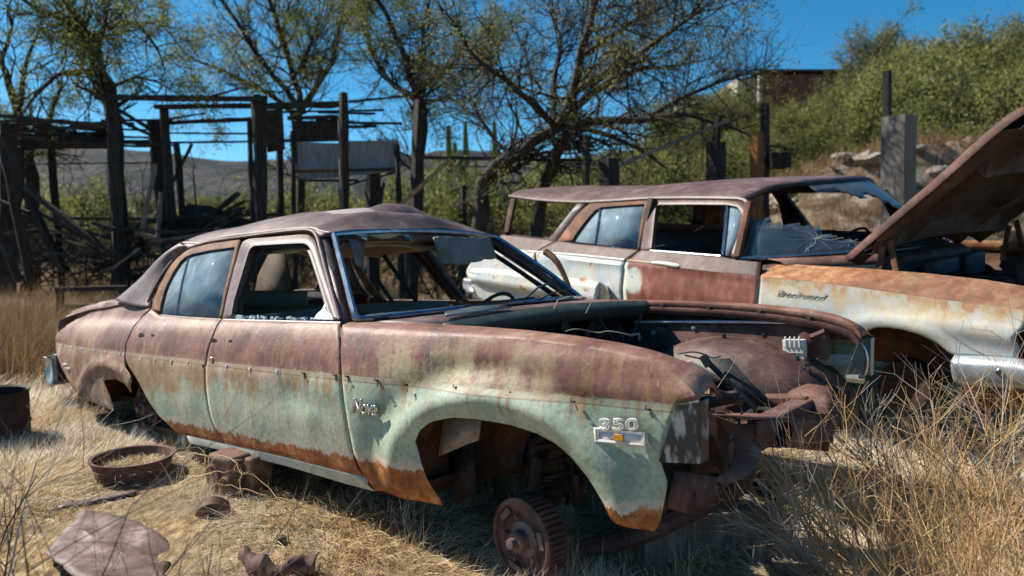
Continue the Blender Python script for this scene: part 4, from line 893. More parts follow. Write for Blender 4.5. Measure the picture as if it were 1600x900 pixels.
# --- door window frames and glass
def ring(name, outer, inner, mat, parent, depth=.03, off=.0, n=60):
    o = resample([S.px(*p, -off) for p in outer], n); i = resample([S.px(*p, -off) for p in inner], n); outs = []
    for side in (0, 1):
        g = [o, i, [p + Vector((0, depth, 0)) for p in i]]
        mb = MB(); mb.grid(g if not side else mirror(g)); outs.append(mb.build(name, mat, parent[side], .012, auto=30))
    return outs
fo_ = [(349, 499), (356, 465), (366, 425), (377, 386), (382, 377), (392, 374), (430, 371), (470, 367.5), (483, 368), (492, 374), (497, 388), (513, 440), (531.5, 502)]
fi_ = [(361, 498), (366, 470), (378, 430), (389, 393), (393, 386), (400, 383), (430, 381), (470, 379), (479, 380), (485, 385), (490, 396), (504, 440), (523.5, 500)]
ring('window_frame', fo_, fi_, M['rust_p'], (fd, fdf))
ro_ = [(238, 484), (242, 468), (252, 444), (265, 420), (278, 404), (288, 395), (300, 389), (330, 381.5), (375, 375.5), (376.5, 378), (366, 420), (356, 455), (347, 498)]
ri_ = [(250, 490), (251, 478), (258, 452), (270, 427), (282, 409), (290, 401), (302, 396), (330, 390), (367, 385), (369, 387), (361, 420), (351, 458), (344, 497)]
ring('window_frame', ro_, ri_, M['rust_o'], (rd, rdf))
# weatherstrip inner track of front window
ring('window_track', [(p[0] + (3 if i < 5 else 0), p[1]) for i, p in enumerate(fi_)], [(371, 498), (377, 470), (386, 430), (395, 397), (399, 391), (404, 388), (430, 386), (470, 384), (476, 385), (481, 390), (486, 400), (499, 440), (516, 500)], M['blk'], (fd, fdf), .02, .03)
mb = MB(); g = [S.px(275, 492.5, -.01), S.px(285, 440, -.01), S.px(296.5, 399, -.01)]; mb.tube(g, .007, 6); mb.build('divider_bar', M['chrome_b'], rd)
def glasspane(outline, name, mat, parent, off=-.012):
    pts = [S.px(*p, off) for p in outline]; c = sum(pts, Vector()) / len(pts); mb = MB()
    mb.add(pts + [c], [(i, (i + 1) % len(pts), len(pts)) for i in range(len(pts))]); return mb.build(name, mat, parent, .003)
glasspane(ri_, 'rear_glass', M['glass'], rd)
for k, o in enumerate(('x',)):
    mb = MB(); mb.tube(S.line([(349, 499.5), (440, 502), (532, 504.5)], 20), .0045, 5); mb.build('beltline_bead', M['whitepl'], fd)
    mb = MB(); mb.tube(S.line([(252, 492), (290, 495.5), (347, 499)], 20), .0035, 5); mb.build('beltline_bead', M['greymetal'], rd)
# crumbled glass lying in the front window sill
mb = MB(); random.seed(4)
for i in range(60):
    t = random.random(); px = 363 + 155 * t ** 1.6; p = S.px(px, 498.5 + 1.5 * t, -.035); h = random.uniform(.008, .022) * (1.2 - t)
    mb.box(p + Vector((0, random.uniform(-.01, .03), h * .4)), (random.uniform(.01, .025), .012, h), Matrix.Rotation(random.uniform(-1, 1), 3, 'Y'), .002)
mb.build('glass_crumbs', M['glassbits'], fd, smooth=False)['kind'] = 'stuff'
mb = MB(); o_ = [(490, 499), (496, 490), (503, 484), (508, 474), (515, 473), (519, 484), (524, 500)]; pts = [S.px(*p, -.02) for p in o_]
mb.add(pts, [tuple(range(len(pts)))]); mb.build('shattered_glass_corner', M['glassbits'], fd, .004, smooth=False)
# --- windshield surround, wipers
loop = wsL[::-1] + wsB[1:-1] + [Vector((p.x, -p.y, p.z)) for p in wsL] + wsT[::-1][1:-1]
# rounded corners
loop = smoothed(loop + [loop[0]], 1)
mb = MB(); n = len(loop); cc = sum(loop, Vector()) / n; g = [[], [], [], []]
for p in loop:
    d = (cc - p).normalized(); nx = Vector((.62, 0, .78))
    g[0].append(p - d * .006 + nx * .004); g[1].append(p + d * .004 + nx * .016); g[2].append(p + d * .034 + nx * .004); g[3].append(p + d * .038 - nx * .014)
mb = MB(); q = [p + (cc - p).normalized() * .014 + Vector((.62, 0, .78)) * .006 for p in loop]; mb.tube(q, .0135, 8); mb.build('windshield_trim', M['chrome_b'], nova)
mb = MB(); g = [[p + (cc - p).normalized() * .024 - Vector((.62, 0, .78)) * .008 for p in loop], [p + (cc - p).normalized() * .050 - Vector((.62, 0, .78)) * .03 for p in loop]]
mb.grid(g); mb.build('windshield_opening_lip', M['rust'], nova, .004)
mb = MB()                                                   # glass remnants at the header
for (y, w, h) in ((-.44, .035, .03), (-.16, .035, .035), (.10, .03, .015)):
    c = Vector((-1.10, y, 1.262)); mb.add([c + Vector((0, -w, 0)), c + Vector((0, w, 0)), c + Vector((h * .8, w * .3, -h))], [(0, 1, 2)])
mb.build('glass_shard', M['glass_c'], nova, .003)
mb = MB(); mb.tube([(-.47, .05, .918), (-.56, .30, .945), (-.62, .52, .955)], .004, 5); mb.tube([(-.50, .0, .93), (-.64, .28, .975), (-.74, .52, .99)], .0055, 5); mb.build('wiper', M['blk'], nova)
mb = MB(); mb.tube([(-.47, -.45, .918), (-.50, -.2, .925), (-.47, .02, .93)], .006, 5); mb.build('wiper', M['blk'], nova)
# cowl between windshield and engine bay
g = []
for k, (dx, dz) in enumerate(((-.02, -.004), (.05, .0), (.12, -.004), (.20, -.012), (.225, -.035), (.225, -.08))):
    g.append([Vector((wsbot(y).x + dx * (1 - .1 * abs(y)) + (.22 * (abs(y) / .75) ** 2 if k > 2 else 0), y, wsbot(y).z + dz - .004)) for y in np.linspace(-.74, .74, 25)])
mb = MB(); mb.grid(g[:4]); mb.build('cowl', M['rust_p'], nova, .004)
mb = MB(); mb.grid([[p + Vector((-.002, 0, .004)) for p in g[3]], g[4], g[5]]); mb.build('cowl_lip', M['cowl'], nova, .006)
mb = MB(); mb.add([(-.43, -.60, .905), (-.36, -.66, .893), (-.34, -.30, .903), (-.40, -.28, .915), (-.46, -.40, .915)], [(0, 1, 2, 3, 4)]); mb.build('glass_sheet_scrap', M['glass_c'], nova, .004)
mb = MB(); mb.tube([(-.30, -.08, .86), (-.28, -.06, .92), (-.25, -.02, .93)], .003, 5); mb.tube([(-.26, .12, .85), (-.24, .14, .90)], .003, 5); mb.build('loose_wire', M['greymetal'], nova)
# --- floor, firewall, trunk floor, inner structure
mb = MB(); mb.box((-1.85, 0, .30), (3.0, 1.56, .02)); mb.box((-3.35, 0, .42), (.9, 1.4, .02)); mb.build('floor_pan', M['rust_d'], nova)
mb = MB(); mb.grid([[Vector((-.42, y, .86)) for y in np.linspace(-.72, .72, 9)], [Vector((-.46, y, .6)) for y in np.linspace(-.72, .72, 9)], [Vector((-.60, y, .30)) for y in np.linspace(-.72, .72, 9)]]); mb.build('firewall', M['grime'], nova, .01)
for sgn in (-1, 1):
    mb = MB(); mb.box((-.62, sgn * .76, .56), (.04, .12, .52)); mb.box((-1.66, sgn * .79, .58), (.10, .10, .54))
    mb.each('door_pillar', M['rust'], nova)
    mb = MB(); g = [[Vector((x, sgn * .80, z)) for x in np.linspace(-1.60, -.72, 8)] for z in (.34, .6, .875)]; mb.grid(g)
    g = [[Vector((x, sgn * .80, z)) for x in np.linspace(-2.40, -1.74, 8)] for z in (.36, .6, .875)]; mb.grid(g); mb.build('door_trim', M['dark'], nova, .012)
# dashboard and steering wheel
mb = MB(); g = []
for dx, z in ((-.06, .895), (-.16, .905), (-.30, .90), (-.38, .87), (-.40, .80), (-.36, .70)): g.append([Vector((-.52 + dx + .02 * y * y - .12 * (abs(y) / .8) ** 2, y, z)) for y in np.linspace(-.74, .74, 15)])
mb.grid(g); mb.build('dashboard', M['teal'], nova, .008)
mb = MB(); c = Vector((-1.04, .36, .79)); ax = Vector((-.85, 0, .50)).normalized(); u = Vector((0, 1, 0)); w = ax.cross(u)
mb.tube([c + (u * math.cos(a) + w * math.sin(a)) * .18 for a in np.linspace(0, 2 * math.pi, 33)], .011, 6); mb.tube([c + u * .18, c - ax * .05, c - u * .18], .010, 5); mb.tube([c, c - ax * .35], .02, 6); mb.build('steering_wheel', M['blk'], nova)
def bench(x, name, mat, h):
    mb = MB(); g = []
    for dx, z in ((.02, .42), (-.06, .6), (-.13, h - .05), (-.155, h), (-.20, h + .005), (-.235, h - .04), (-.25, .6), (-.22, .38)):
        g.append([Vector((x + dx, y, z - .02 * (abs(y) / .65) ** 4)) for y in np.linspace(-.64, .64, 13)])
    mb.grid(g); b = mb.build(name, mat, nova, 0)
    mb = MB(); mb.box((x + .24, 0, .45), (.50, 1.26, .16)); mb.build('seat_cushion', mat, nova, bevel=.05)
bench(-1.48, 'front_seat_back', M['greenin'], .92); bench(-2.50, 'rear_seat_back', M['greenin'], .94)
mb = MB(); mb.tube([S.pln(384, 466, 1, -.45), S.pln(480, 466, 1, -.2)], .045, 10); mb.build('loose_seat_roll', M['greenin'], nova)
mb = MB(); mb.add([S.pln(x, y, 1, .30) for x, y in ((398, 462), (404, 430), (426, 386), (443, 388), (452, 425), (461, 462))], [tuple(range(6))]); mb.build('hanging_trim_board', simple('dark_tan_card', (.05, .035, .022), (.11, .08, .05), 6, .9), nova, .012)
# torn headliner, visor
mb = MB(); g = []
for k_, (x, z) in enumerate(((-1.145, 1.262), (-1.16, 1.225), (-1.22, 1.20), (-1.34, 1.215), (-1.5, 1.25))): g.append([Vector((x - .03 * math.sin(y * 7), y, z + .035 * (1 - (y / .5) ** 2) - .012 * abs(math.sin(y * 11 + k_)) * (k_ > 0))) for y in np.linspace(-.50, .34, 27)])
mb.grid(g); mb.build('headliner_edge', M['tan'], nova, .003)
mb = MB(); g = []
for i, x in enumerate(np.linspace(-1.17, -2.7, 24)):
    row = []
    for y in np.linspace(-.52, .52, 21):
        z = 1.235 + .08 * (1 - (y / .55) ** 2) * min(1, i / 5) - .02 - .022 * max(0, mn.noise(Vector((x * 4, y * 5, 2)))) * 2
        row.append(Vector((x, y, z)))
    g.append(row)
mb.grid(g); mb.build('headliner', M['tan'], nova, .004)
mb = MB(); g = []
for i in range(9):
    t = i / 8; g.append([Vector((-1.06 + .04 * t + .01 * math.sin(s_ * 9), -.02 + .42 * s_, 1.25 - .13 * t * (1 + .12 * math.sin(s_ * 5)) + .004 * math.sin(s_ * 30 + t * 3))) for s_ in np.linspace(0, 1, 15)])
mb.grid(g); mb.build('sun_visor', M['visor'], nova, .014)
mb = MB(); mb.add([(-1.12, -.50, 1.24), (-1.04, -.53, 1.12), (-1.10, -.44, 1.10), (-1.16, -.38, 1.24)], [(0, 1, 2, 3)]); mb.build('hanging_liner_flap', M['visor'], nova, .004)
mb = MB(); mb.tube([S.pln(584, 428, 1, .1), S.pln(612, 470, 1, .1)], .012, 5); mb.tube([S.pln(600, 400, 1, .3), S.pln(650, 470, 1, .3)], .014, 5); mb.build('seat_belt_strap', M['blk'], nova)
# detached weatherstrip standing at the far pillar
mb = MB(); a = [S.pln(852, 393, 1, .86), S.pln(868, 405, 1, .86), S.pln(882, 430, 1, .86), S.pln(895, 468, 1, .84)]; mb.tube(smoothed(a, 1), [.022, .022, .020, .018] + [.016] * (len(smoothed(a, 1)) - 4), 6); mb.build('bent_door_frame', M['rust_o'], nova)
# --- engine bay: aprons, frame rails, cross members, front structure
mb = MB(); g = []                                            # big far wheelhouse dome
for t in np.linspace(0, 1, 12):
    y = .40 + .40 * t; rr = .20 + .245 * math.sin(min(1, t * 1.5) * math.pi / 2) - (.02 * t)
    g.append([Vector((.15 + math.cos(a) * rr * 1.25, y, .36 + math.sin(a) * rr * .78 + .008 * mn.noise(Vector((a * 3, t * 4, 1))))) for a in np.linspace(R(-8), R(188), 30)])
mb.grid(g); mb.build('inner_wheelhouse', rustmat('inner_wheelhouse_rust', (.035, .018, .015), (.085, .042, .034), (.16, .095, .075), 7, .5, .5), nova, .004)
mb = MB(); g = [[Vector((x, .735 - .01 * k_, z)) for x in np.linspace(-.42, .60, 12)] for k_, z in enumerate((.775, .72, .66, .60))]
mb.grid(g); mb.build('apron_upper_wall', M['rust'], nova, .004)
mb = MB(); mb.tube([(x, .715, .765 - .03 * max(0, x) ** 2) for x in np.linspace(-.36, .42, 14)], .006, 5); mb.build('pale_seam', M['lens'], nova)
mb = MB(); pts = [(1060, 572), (1090, 560), (1140, 560), (1175, 600), (1215, 636), (1190, 645), (1120, 612), (1085, 590)]
q = [S.pln(x, y, 1, .33) for x, y in pts]; mb.add(q, [tuple(range(8))]); mb.build('tar_coated_flap', M['blk'], nova, .006)
mb = MB(); mb.tube([S.pln(1105, 565, 1, .22), S.pln(1182, 640, 1, .26)], .012, 6); mb.tube([S.pln(1098, 556, 1, .22), S.pln(1108, 572, 1, .22)], .018, 6); mb.tube([S.pln(1070, 555, 1, .2), S.pln(1103, 562, 1, .22)], .004, 5); mb.build('hood_prop_rod', M['blk'], nova)
mb = MB()                                                   # front tray of the far apron
a = [S.pln(x, y, 1, .50) for x, y in ((1195, 604), (1230, 612), (1262, 600), (1300, 605))]; b = [S.pln(x, y, 1, .34) for x, y in ((1200, 640), (1235, 647), (1275, 646), (1300, 648))]
mb.grid([resample(a, 10), resample(b, 10)]); mb.build('apron_extension', M['rust'], nova, .005)
mb = MB(); q = [S.pln(x, y, 1, .62) for x, y in ((1297, 600), (1330, 612), (1322, 662), (1283, 664), (1268, 640))]; mb.add(q, [tuple(range(5))]); mb.build('dark_end_plate', M['rust_d'], nova, .01)
for sgn in (-1, 1):                                         # frame rails
    mb = MB(); y = sgn * .42
    for a, b, w, h in (((-.75, y, .30), (-.35, y, .30), .07, .10), ((-.35, y, .30), (.0, y, .40), .07, .11), ((.0, y, .40), (.60, y, .43), .07, .11)): mb.beam(a, b, w, h, 3)
    mb.build('frame_rail', M['rust'], nova, bevel=.006)
# crossmember seen from the front with round hole
mb = MB(); fr = [S.pln(x, y, 0, .70) for x, y in ((1180, 657), (1252, 655), (1278, 660), (1262, 701), (1183, 698))]
c = S.pln(1224, 678, 0, .70); hole = [c + Vector((0, math.cos(a) * .085, math.sin(a) * .042)) for a in np.linspace(0, 2 * math.pi, 20, endpoint=False)]
def hole_plate(mb, outline, hole):
    n = len(hole); out = []
    cen = sum(hole, Vector()) / n; oo = outline + [outline[0]]
    for h in hole:
        d = (h - cen); best = None
        for a, b in zip(oo, oo[1:]):
            e = b - a; den = d.y * e.z - d.z * e.y
            if abs(den) < 1e-9: continue
            t = ((a.y - cen.y) * e.z - (a.z - cen.z) * e.y) / den; s_ = ((a.y - cen.y) * d.z - (a.z - cen.z) * d.y) / den
            if t > 0 and -1e-6 <= s_ <= 1 + 1e-6 and (best is None or t < best): best = t
        out.append(cen + d * (best or 1.5))
    mb.grid([hole, out], True)
hole_plate(mb, fr, hole); mb.grid([hole, [h + Vector((-.03, 0, 0)) for h in hole]], True)
mb.build('front_crossmember', M['rust'], nova, .008)
mb = MB(); t0 = [S.pln(x, y, 0, .70) for x, y in ((1150, 652), (1200, 656), (1252, 654), (1300, 662))]; mb.grid([resample(t0, 8), [p + Vector((-.16, 0, .005)) for p in resample(t0, 8)]])
mb.grid([[p + Vector((0, 0, -.0)) for p in resample(t0[2:], 4)], [p + Vector((-.02, -.0, -.11)) for p in resample(t0[2:], 4)]]); mb.build('crossmember_top', M['rust'], nova, .006)
mb = MB(); q = [S.pln(x, y, 0, .66) for x, y in ((1262, 662), (1302, 665), (1301, 690), (1256, 702))]; mb.add(q, [(0, 1, 2, 3)]); mb.build('end_bracket', M['rust'], nova, .006)
mb = MB(); mb.beam((.58, -.42, .43), (.58, .42, .43), .09, .09, 4); mb.beam((.30, -.40, .22), (.30, .40, .22), .16, .08, 4); mb.build('lower_crossmember', M['rust'], nova, bevel=.01)
# curved bumper bracket
e0 = smoothed([S.pln(x, y, 1, yy) for x, y, yy in ((1141, 662, -.36), (1148, 690, -.38), (1149, 715, -.40), (1138, 733, -.43), (1118, 750, -.48))], 2)
e1 = smoothed([S.pln(x, y, 1, yy) for x, y, yy in ((1188, 662, -.34), (1188, 700, -.36), (1186, 722, -.38), (1168, 744, -.42), (1126, 759, -.46))], 2)
mb = MB(); mb.grid([[p + Vector((-.03, .02, 0)) for p in e0], e0, [p.lerp(q, .5) + Vector((.008, 0, 0)) for p, q in zip(e0, e1)], e1, [p + Vector((-.06, .05, 0)) for p in e1]]); mb.build('bumper_bracket', M['rust_p'], nova, .007)
mb = MB(); q = [S.pln(x, y, 0, .60) for x, y in ((1040, 738), (1062, 735), (1110, 744), (1130, 748), (1128, 788), (1112, 800), (1060, 802), (1036, 792))]; c = S.pln(1084, 770, 0, .60)
hole = [c + Vector((0, math.cos(t) * .009, math.sin(t) * .012)) for t in np.linspace(0, 2 * math.pi, 12, endpoint=False)]; hole_plate(mb, q, hole); mb.build('lower_mount_plate', M['rust'], nova, .008)
# sagging lower pipe / front cross tube, steering links
mb = MB(); mb.tube(smoothed([S.pln(1170, 735, 1, -.2), S.pln(1150, 765, 1, -.25), S.pln(1090, 795, 1, -.35), S.pln(1010, 835, 1, -.45), S.pln(930, 856, 1, -.52), S.pln(880, 862, 1, -.58)], 2), .032, 8); mb.build('lower_control_arm', M['rust'], nova)
mb = MB(); mb.tube([S.pln(900, 740, 1, -.62), S.pln(902, 790, 1, -.60)], .014, 6); mb.tube([(.02, -.48, .30), (.05, -.70, .20)], .03, 7); mb.tube([(.0, -.42, .50), (.04, -.66, .40), (.05, -.72, .24)], .022, 7)
mb.tube([(.04 + .055 * math.cos(a), -.58 + .055 * math.sin(a), .24 + a * .0085) for a in np.linspace(0, 26, 120)], .010, 5); mb.build('suspension', M['rust_d'], nova)
mb = MB(); random.seed(9)
for i in range(26):
    c = Vector((random.uniform(-.35, .5), random.uniform(-.35, .30), random.uniform(.30, .52))); mb.box(c, [random.uniform(.04, .16) for _ in range(3)], Matrix.Rotation(random.uniform(-1, 1), 3, 'Z') @ Matrix.Rotation(random.uniform(-.6, .6), 3, 'X'), .01)
mb.each('engine_part', M['grime'], nova, bevel=.008)
mb = MB()
for i in range(34):
    px = random.uniform(870, 1010); py = 516 + (px - 870) * .12 + random.uniform(-14, 16); c = S.pln(px, py, 0, random.uniform(-.40, -.30)); mb.box(c, [random.uniform(.015, .06) for _ in range(3)], Matrix.Rotation(random.uniform(-1, 1), 3, 'X'), .006)
mb.each('engine_fitting', M['grime'], nova, bevel=.004)
mb = MB()
for i in range(9):
    p = S.pln(random.uniform(880, 990), 518 + random.uniform(-10, 14), 0, -.28); mb.tube([p, p + Vector((random.uniform(0, .05), random.uniform(-.08, .08), random.uniform(-.08, .06))), p + Vector((random.uniform(0, .12), random.uniform(-.1, .1), -.12))], .006, 5)
mb.each('cut_hose', M['rubber'], nova)
mb = MB(); p = S.pln(990, 523, 0, -.2); mb.tube([p + Vector((0, -.04, 0)), p + Vector((0, .05, 0)), p + Vector((0, .05, -.03))], .006, 5); mb.build('steel_bracket', M['greymetal'], nova)
# radiator-side clutter behind the near nose
mb = MB()
for a, b, r in (((1098, 630, -.45), (1150, 620, -.35), .022), ((1120, 616, -.42), (1158, 626, -.32), .016), ((1105, 640, -.50), (1110, 720, -.50), .022), ((1090, 655, -.5), (1130, 652, -.4), .016)):
    mb.tube([S.pln(*a[:2], 1, a[2]), S.pln(*b[:2], 1, b[2])], r, 7)
mb.build('radiator_support_remains', M['rust_d'], nova)
mb = MB(); g = [[Vector((.50, y, z)) for y in np.linspace(-.84, -.45, 6)] for z in (.34, .5, .70)]; mb.grid(g); mb.build('splash_panel', M['rust_d'], nova, .004)
# far fender interior details
mb = MB(); c = S.pln(1242, 541, 1, .66); mb.box(c, (.09, .05, .06)); mb.box(c + Vector((.02, 0, -.05)), (.05, .04, .06)); [mb.box(c + Vector((-.03 + i * .02, -.028, .02)), (.008, .006, .05)) for i in range(4)]; mb.build('washer_bottle', M['whitepl'], nova, bevel=.008)
mb = MB(); mb.box(S.pln(1298, 562, 1, .74), (.17, .01, .05)); mb.build('lamp_bracket', M['greymetal'], nova, bevel=.003)
mb = MB(); mb.lathe([(0, -.012), (.010, -.010), (.012, 0)], S.pln(1291, 562, 1, .735), 'y', 8); mb.build('lamp_bulb', M['tan'], nova)
mb = MB(); c = S.pln(1258, 531, 1, .70); mb.lathe([(0, -.02), (.03, -.018), (.034, 0), (.03, .02)], c, 'y', 10); mb.tube([c, S.pln(1290, 518, 1, .70)], .016, 6); mb.build('hinge_bracket', M['rust'], nova)
mb = MB()
for px, py in ((1026, 490), (1212, 497)): c = S.pln(px, py, 1, .74); mb.box(c, (.045, .02, .03)); mb.tube([c, c + Vector((0, .01, .02))], .006, 5)
mb.each('rubber_stop', M['grime'], nova)
if 0: g = [[S.pln(x, y, 1, .76) for x, y in ((960, 500), (1040, 500), (1120, 503), (1200, 508), (1290, 518), (1330, 532))], [S.pln(x, y, 1, .72) for x, y in ((975, 530), (1040, 540), (1090, 528), (1160, 525), (1210, 540), (1225, 560))]]
# small fittings on the far apron: bolts, holes, wiring
random.seed(77)
for i in range(16):
    x = random.uniform(-.35, .6); z = random.choice([.745, .70, .66]) + random.uniform(-.012, .012); mb = MB(); r_ = random.uniform(.006, .013); mb.lathe([(0, -.008), (r_, -.006), (r_ * 1.1, .004)], (x, .722, z), 'y', 6); mb.build('apron_bolt', random.choice([M['grime'], M['rust_d'], M['greymetal']]), nova, smooth=False)
for i in range(9):
    a = R(random.uniform(35, 150)); t_ = random.uniform(.2, .8); p = Vector((.15 + math.cos(a) * .44 * 1.22, .46 + .25 * t_, .36 + math.sin(a) * .44 * .785)); mb = MB(); mb.lathe([(0, .012), (.009, .010), (.012, -.01)], p, 'z', 6); mb.build('wheelhouse_bolt', M['grime'], nova, smooth=False)
for k_, pts in enumerate((((1062, 552), (1090, 548), (1110, 560), (1128, 556)), ((880, 520), (905, 512), (930, 522), (955, 516), (985, 524)), ((1140, 618), (1160, 640), (1150, 660), (1165, 690)), ((1110, 640), (1128, 655), (1120, 690), (1135, 720)), ((1240, 556), (1262, 566), (1280, 560)))):
    mb = MB(); yy = (.30, -.1, -.25, -.45, .66)[k_]; mb.tube(smoothed([S.pln(x, y, 1, yy) + Vector((0, random.uniform(-.02, .02), 0)) for x, y in pts], 2), .004, 5); mb.build('loose_wire', M['rubber'], nova)
# torn splash sheet and hose hanging behind the near lamp
mb = MB(); mb.grid([[S.pln(x, y, 1, -.62) for x, y in ((1098, 640), (1120, 650), (1146, 660))], [S.pln(x, y, 1, -.60) for x, y in ((1096, 690), (1122, 700), (1140, 690))], [S.pln(x, y, 1, -.58) for x, y in ((1094, 735), (1118, 728), (1132, 742))]]); mb.build('torn_inner_sheet', M['rust_d'], nova, .005, smooth=False)
mb = MB(); mb.tube(smoothed([S.pln(1112, 700, 1, -.50), S.pln(1125, 690, 1, -.48), S.pln(1136, 705, 1, -.46), S.pln(1130, 735, 1, -.46)], 2), .014, 8); mb.build('hanging_hose', M['rubber'], nova)
# headlamp bezels
for side in (0, 1):
    q = [S.px(x, y, .004) for x, y in ((1058, 631), (1093, 627), (1093, 725), (1029, 722), (1042, 680))]; fr = [Vector((p.x + .0, p.y + .05, p.z)) for p in (q[1], q[2])]
    fl = (lambda v: [Vector((p.x, -p.y, p.z)) for p in v]) if side else (lambda v: v)
    mb = MB(); mb.add(fl(q + fr), [(0, 1, 2, 3, 4), (1, 5, 6, 2)]); mb.build('headlamp_bezel', M['bezel'] if not side else M['pillar'], nova, .006, smooth=False, bevel=.003)
mb = MB(); c = S.pln(1343, 561, 1, .80); g = [[c + Vector((.012 * s_ + .03 * math.cos(a), -.012 - .03 * s_, .075 * math.sin(a))) for a in np.linspace(R(-100), R(100), 14)] for s_ in (0, 1)]; mb.grid(g); mb.build('bezel_ring', M['chrome'], nova, .012)
# hanging mat in the arch and inner splash flap
mb = MB(); q = [(694, 655), (752, 654), (748, 688), (730, 694), (712, 702), (686, 713), (689, 690)]; mb.add([S.pln(x, y, 1, -.80) for x, y in q], [tuple(range(7))]); mb.build('hanging_mat', M['mat'], nova, .008)
mb = MB(); mb.add([S.pln(x, y, 1, -.66) for x, y in ((700, 705), (740, 692), (745, 770), (712, 790))], [(0, 1, 2, 3)]); mb.build('splash_flap', M['grime'], nova, .006)
# drums
def drum(c, label_parent, steer=0., rad=.140, name='brake_drum'):
    mt = Matrix.Translation(c) @ Matrix.Rotation(steer, 4, 'Z'); root = empty(name); root.parent = label_parent; root.matrix_local = mt
    bpy.data.objects.remove(root)
    mb = MB(); n = 176; g = []
    for y, fin in ((.045, 0), (.04, 0), (.03, 1), (-.015, 1), (-.03, .6), (-.036, 0)):
        g.append([Vector(((rad - (.008 if (j // 2) % 2 and fin else 0) * fin - .004 * (1 - fin)) * math.cos(2 * math.pi * j / n), y, (rad - (.008 if (j // 2) % 2 and fin else 0) * fin - .004 * (1 - fin)) * math.sin(2 * math.pi * j / n))) for j in range(n)])
    for r_, y in ((.128, -.040), (.118, -.040), (.115, -.030), (.095, -.026), (.090, -.020), (.060, -.018)): g.append([Vector((r_ * math.cos(2 * math.pi * j / n), y, r_ * math.sin(2 * math.pi * j / n))) for j in range(n)])
    mb.grid(g, True); mb.v = [tuple(mt @ Vector(v)) for v in mb.v]; d = mb.build(name, M['rust'], label_parent, auto=28)
    mb = MB(); mb.lathe([(.062, -.016), (.058, -.024), (.036, -.03), (.034, -.055), (.028, -.062), (.018, -.064), (.017, -.085), (.0, -.088)], (0, 0, 0), 'y', 24); mb.v = [tuple(mt @ Vector(v)) for v in mb.v]; mb.build('hub', M['rust_p'], d)
    mb = MB()
    for k in range(5):
        a = k * 2 * math.pi / 5 + .5; mb.lathe([(.007, -.018), (.007, -.040), (0, -.042)], (.075 * math.cos(a), 0, .075 * math.sin(a)), 'y', 6)
    for k in range(3):
        a = k * 2.1 + .2; mb.box((.098 * math.cos(a), -.034, .098 * math.sin(a)), (.02, .014, .055), Matrix.Rotation(-a, 3, 'Y'))
    mb.v = [tuple(mt @ Vector(v)) for v in mb.v]; mb.each('wheel_stud', M['rust_p'], d, smooth=False)
    return d
drum(Vector((.065, -.76, .172)), nova, R(-8)); drum(Vector((-2.66, -.74, .40)), nova); drum(Vector((.05, .72, .20)), nova).matrix_local
mb = MB(); mb.tube([(-2.66, -.72, .40), (-2.70, .72, .36)], .04, 8); mb.lathe([(0, -.13), (.09, -.10), (.12, 0), (.09, .10), (0, .13)], (-2.7, 0, .38), 'y', 14); mb.build('rear_axle', M['rust'], nova)
# badges
def nrm_mat(px, py, rx=0, out=.012):
    p = S.px(px, py, out); a = S.px(px - 12, py); b = S.px(px + 12, py); X = (b - a).normalized(); Z = Vector((0, 0, 1)); Yn = X.cross(Z).normalized(); X = (X - Z * 0).normalized(); Zp = Yn.cross(X) * -1
    Zp = Z; m = Matrix((X, Zp, X.cross(Zp))).transposed().to_4x4(); m.translation = p; return m @ Matrix.Rotation(rx, 4, 'Z')
fender = bpy.data.objects['front_fender']
lm = nrm_mat(569, 637, -.08)
obj_text('script_badge', 'Nova', .076, .004, M['chrome'], fender, lm @ Matrix.Diagonal((.88, 1, 1, 1)), .25, True, .0022, .92)
lm = nrm_mat(967, 664, 0, .014)
obj_text('number_badge', '350', .060, .003, M['whitepl'], fender, lm @ Matrix.Diagonal((1.32, .72, 1, 1)), 0, False, .0022, 1.04)
obj_text('number_badge_back', '350', .060, .002, M['blk'], fender, nrm_mat(967, 664, 0, .009) @ Matrix.Diagonal((1.32, .72, 1, 1)), 0, True, .0005, 1.02)
q = [S.px(x, y, .006) for x, y in ((928, 668), (1009, 674), (1009, 698), (929, 691))]; qi = [S.px(x, y, .016) for x, y in ((930, 670), (1007, 676), (1007, 696), (931, 689))]; qj = [S.px(x, y, .014) for x, y in ((936, 674), (1001, 679), (1001, 693), (936, 686))]; qk = [S.px(x, y, .012) for x, y in ((936, 674), (1001, 679), (1001, 693), (936, 686))]
mb = MB(); mb.grid([q, qi, qj, qk], True); ml = mb.build('marker_lamp_frame', M['whitepl'], fender, .002, auto=20)
mb = MB(); mb.add(qk, [(0, 1, 2, 3)]); mb.build('marker_lamp_lens', M['lens'], ml, .002)
mb = MB(); c = (qk[0] + qk[2]) / 2 + Vector((0, -.004, 0)); mb.box(c, (.030, .006, .020)); mb.build('marker_lamp_bulb', M['amber'], ml, bevel=.002)
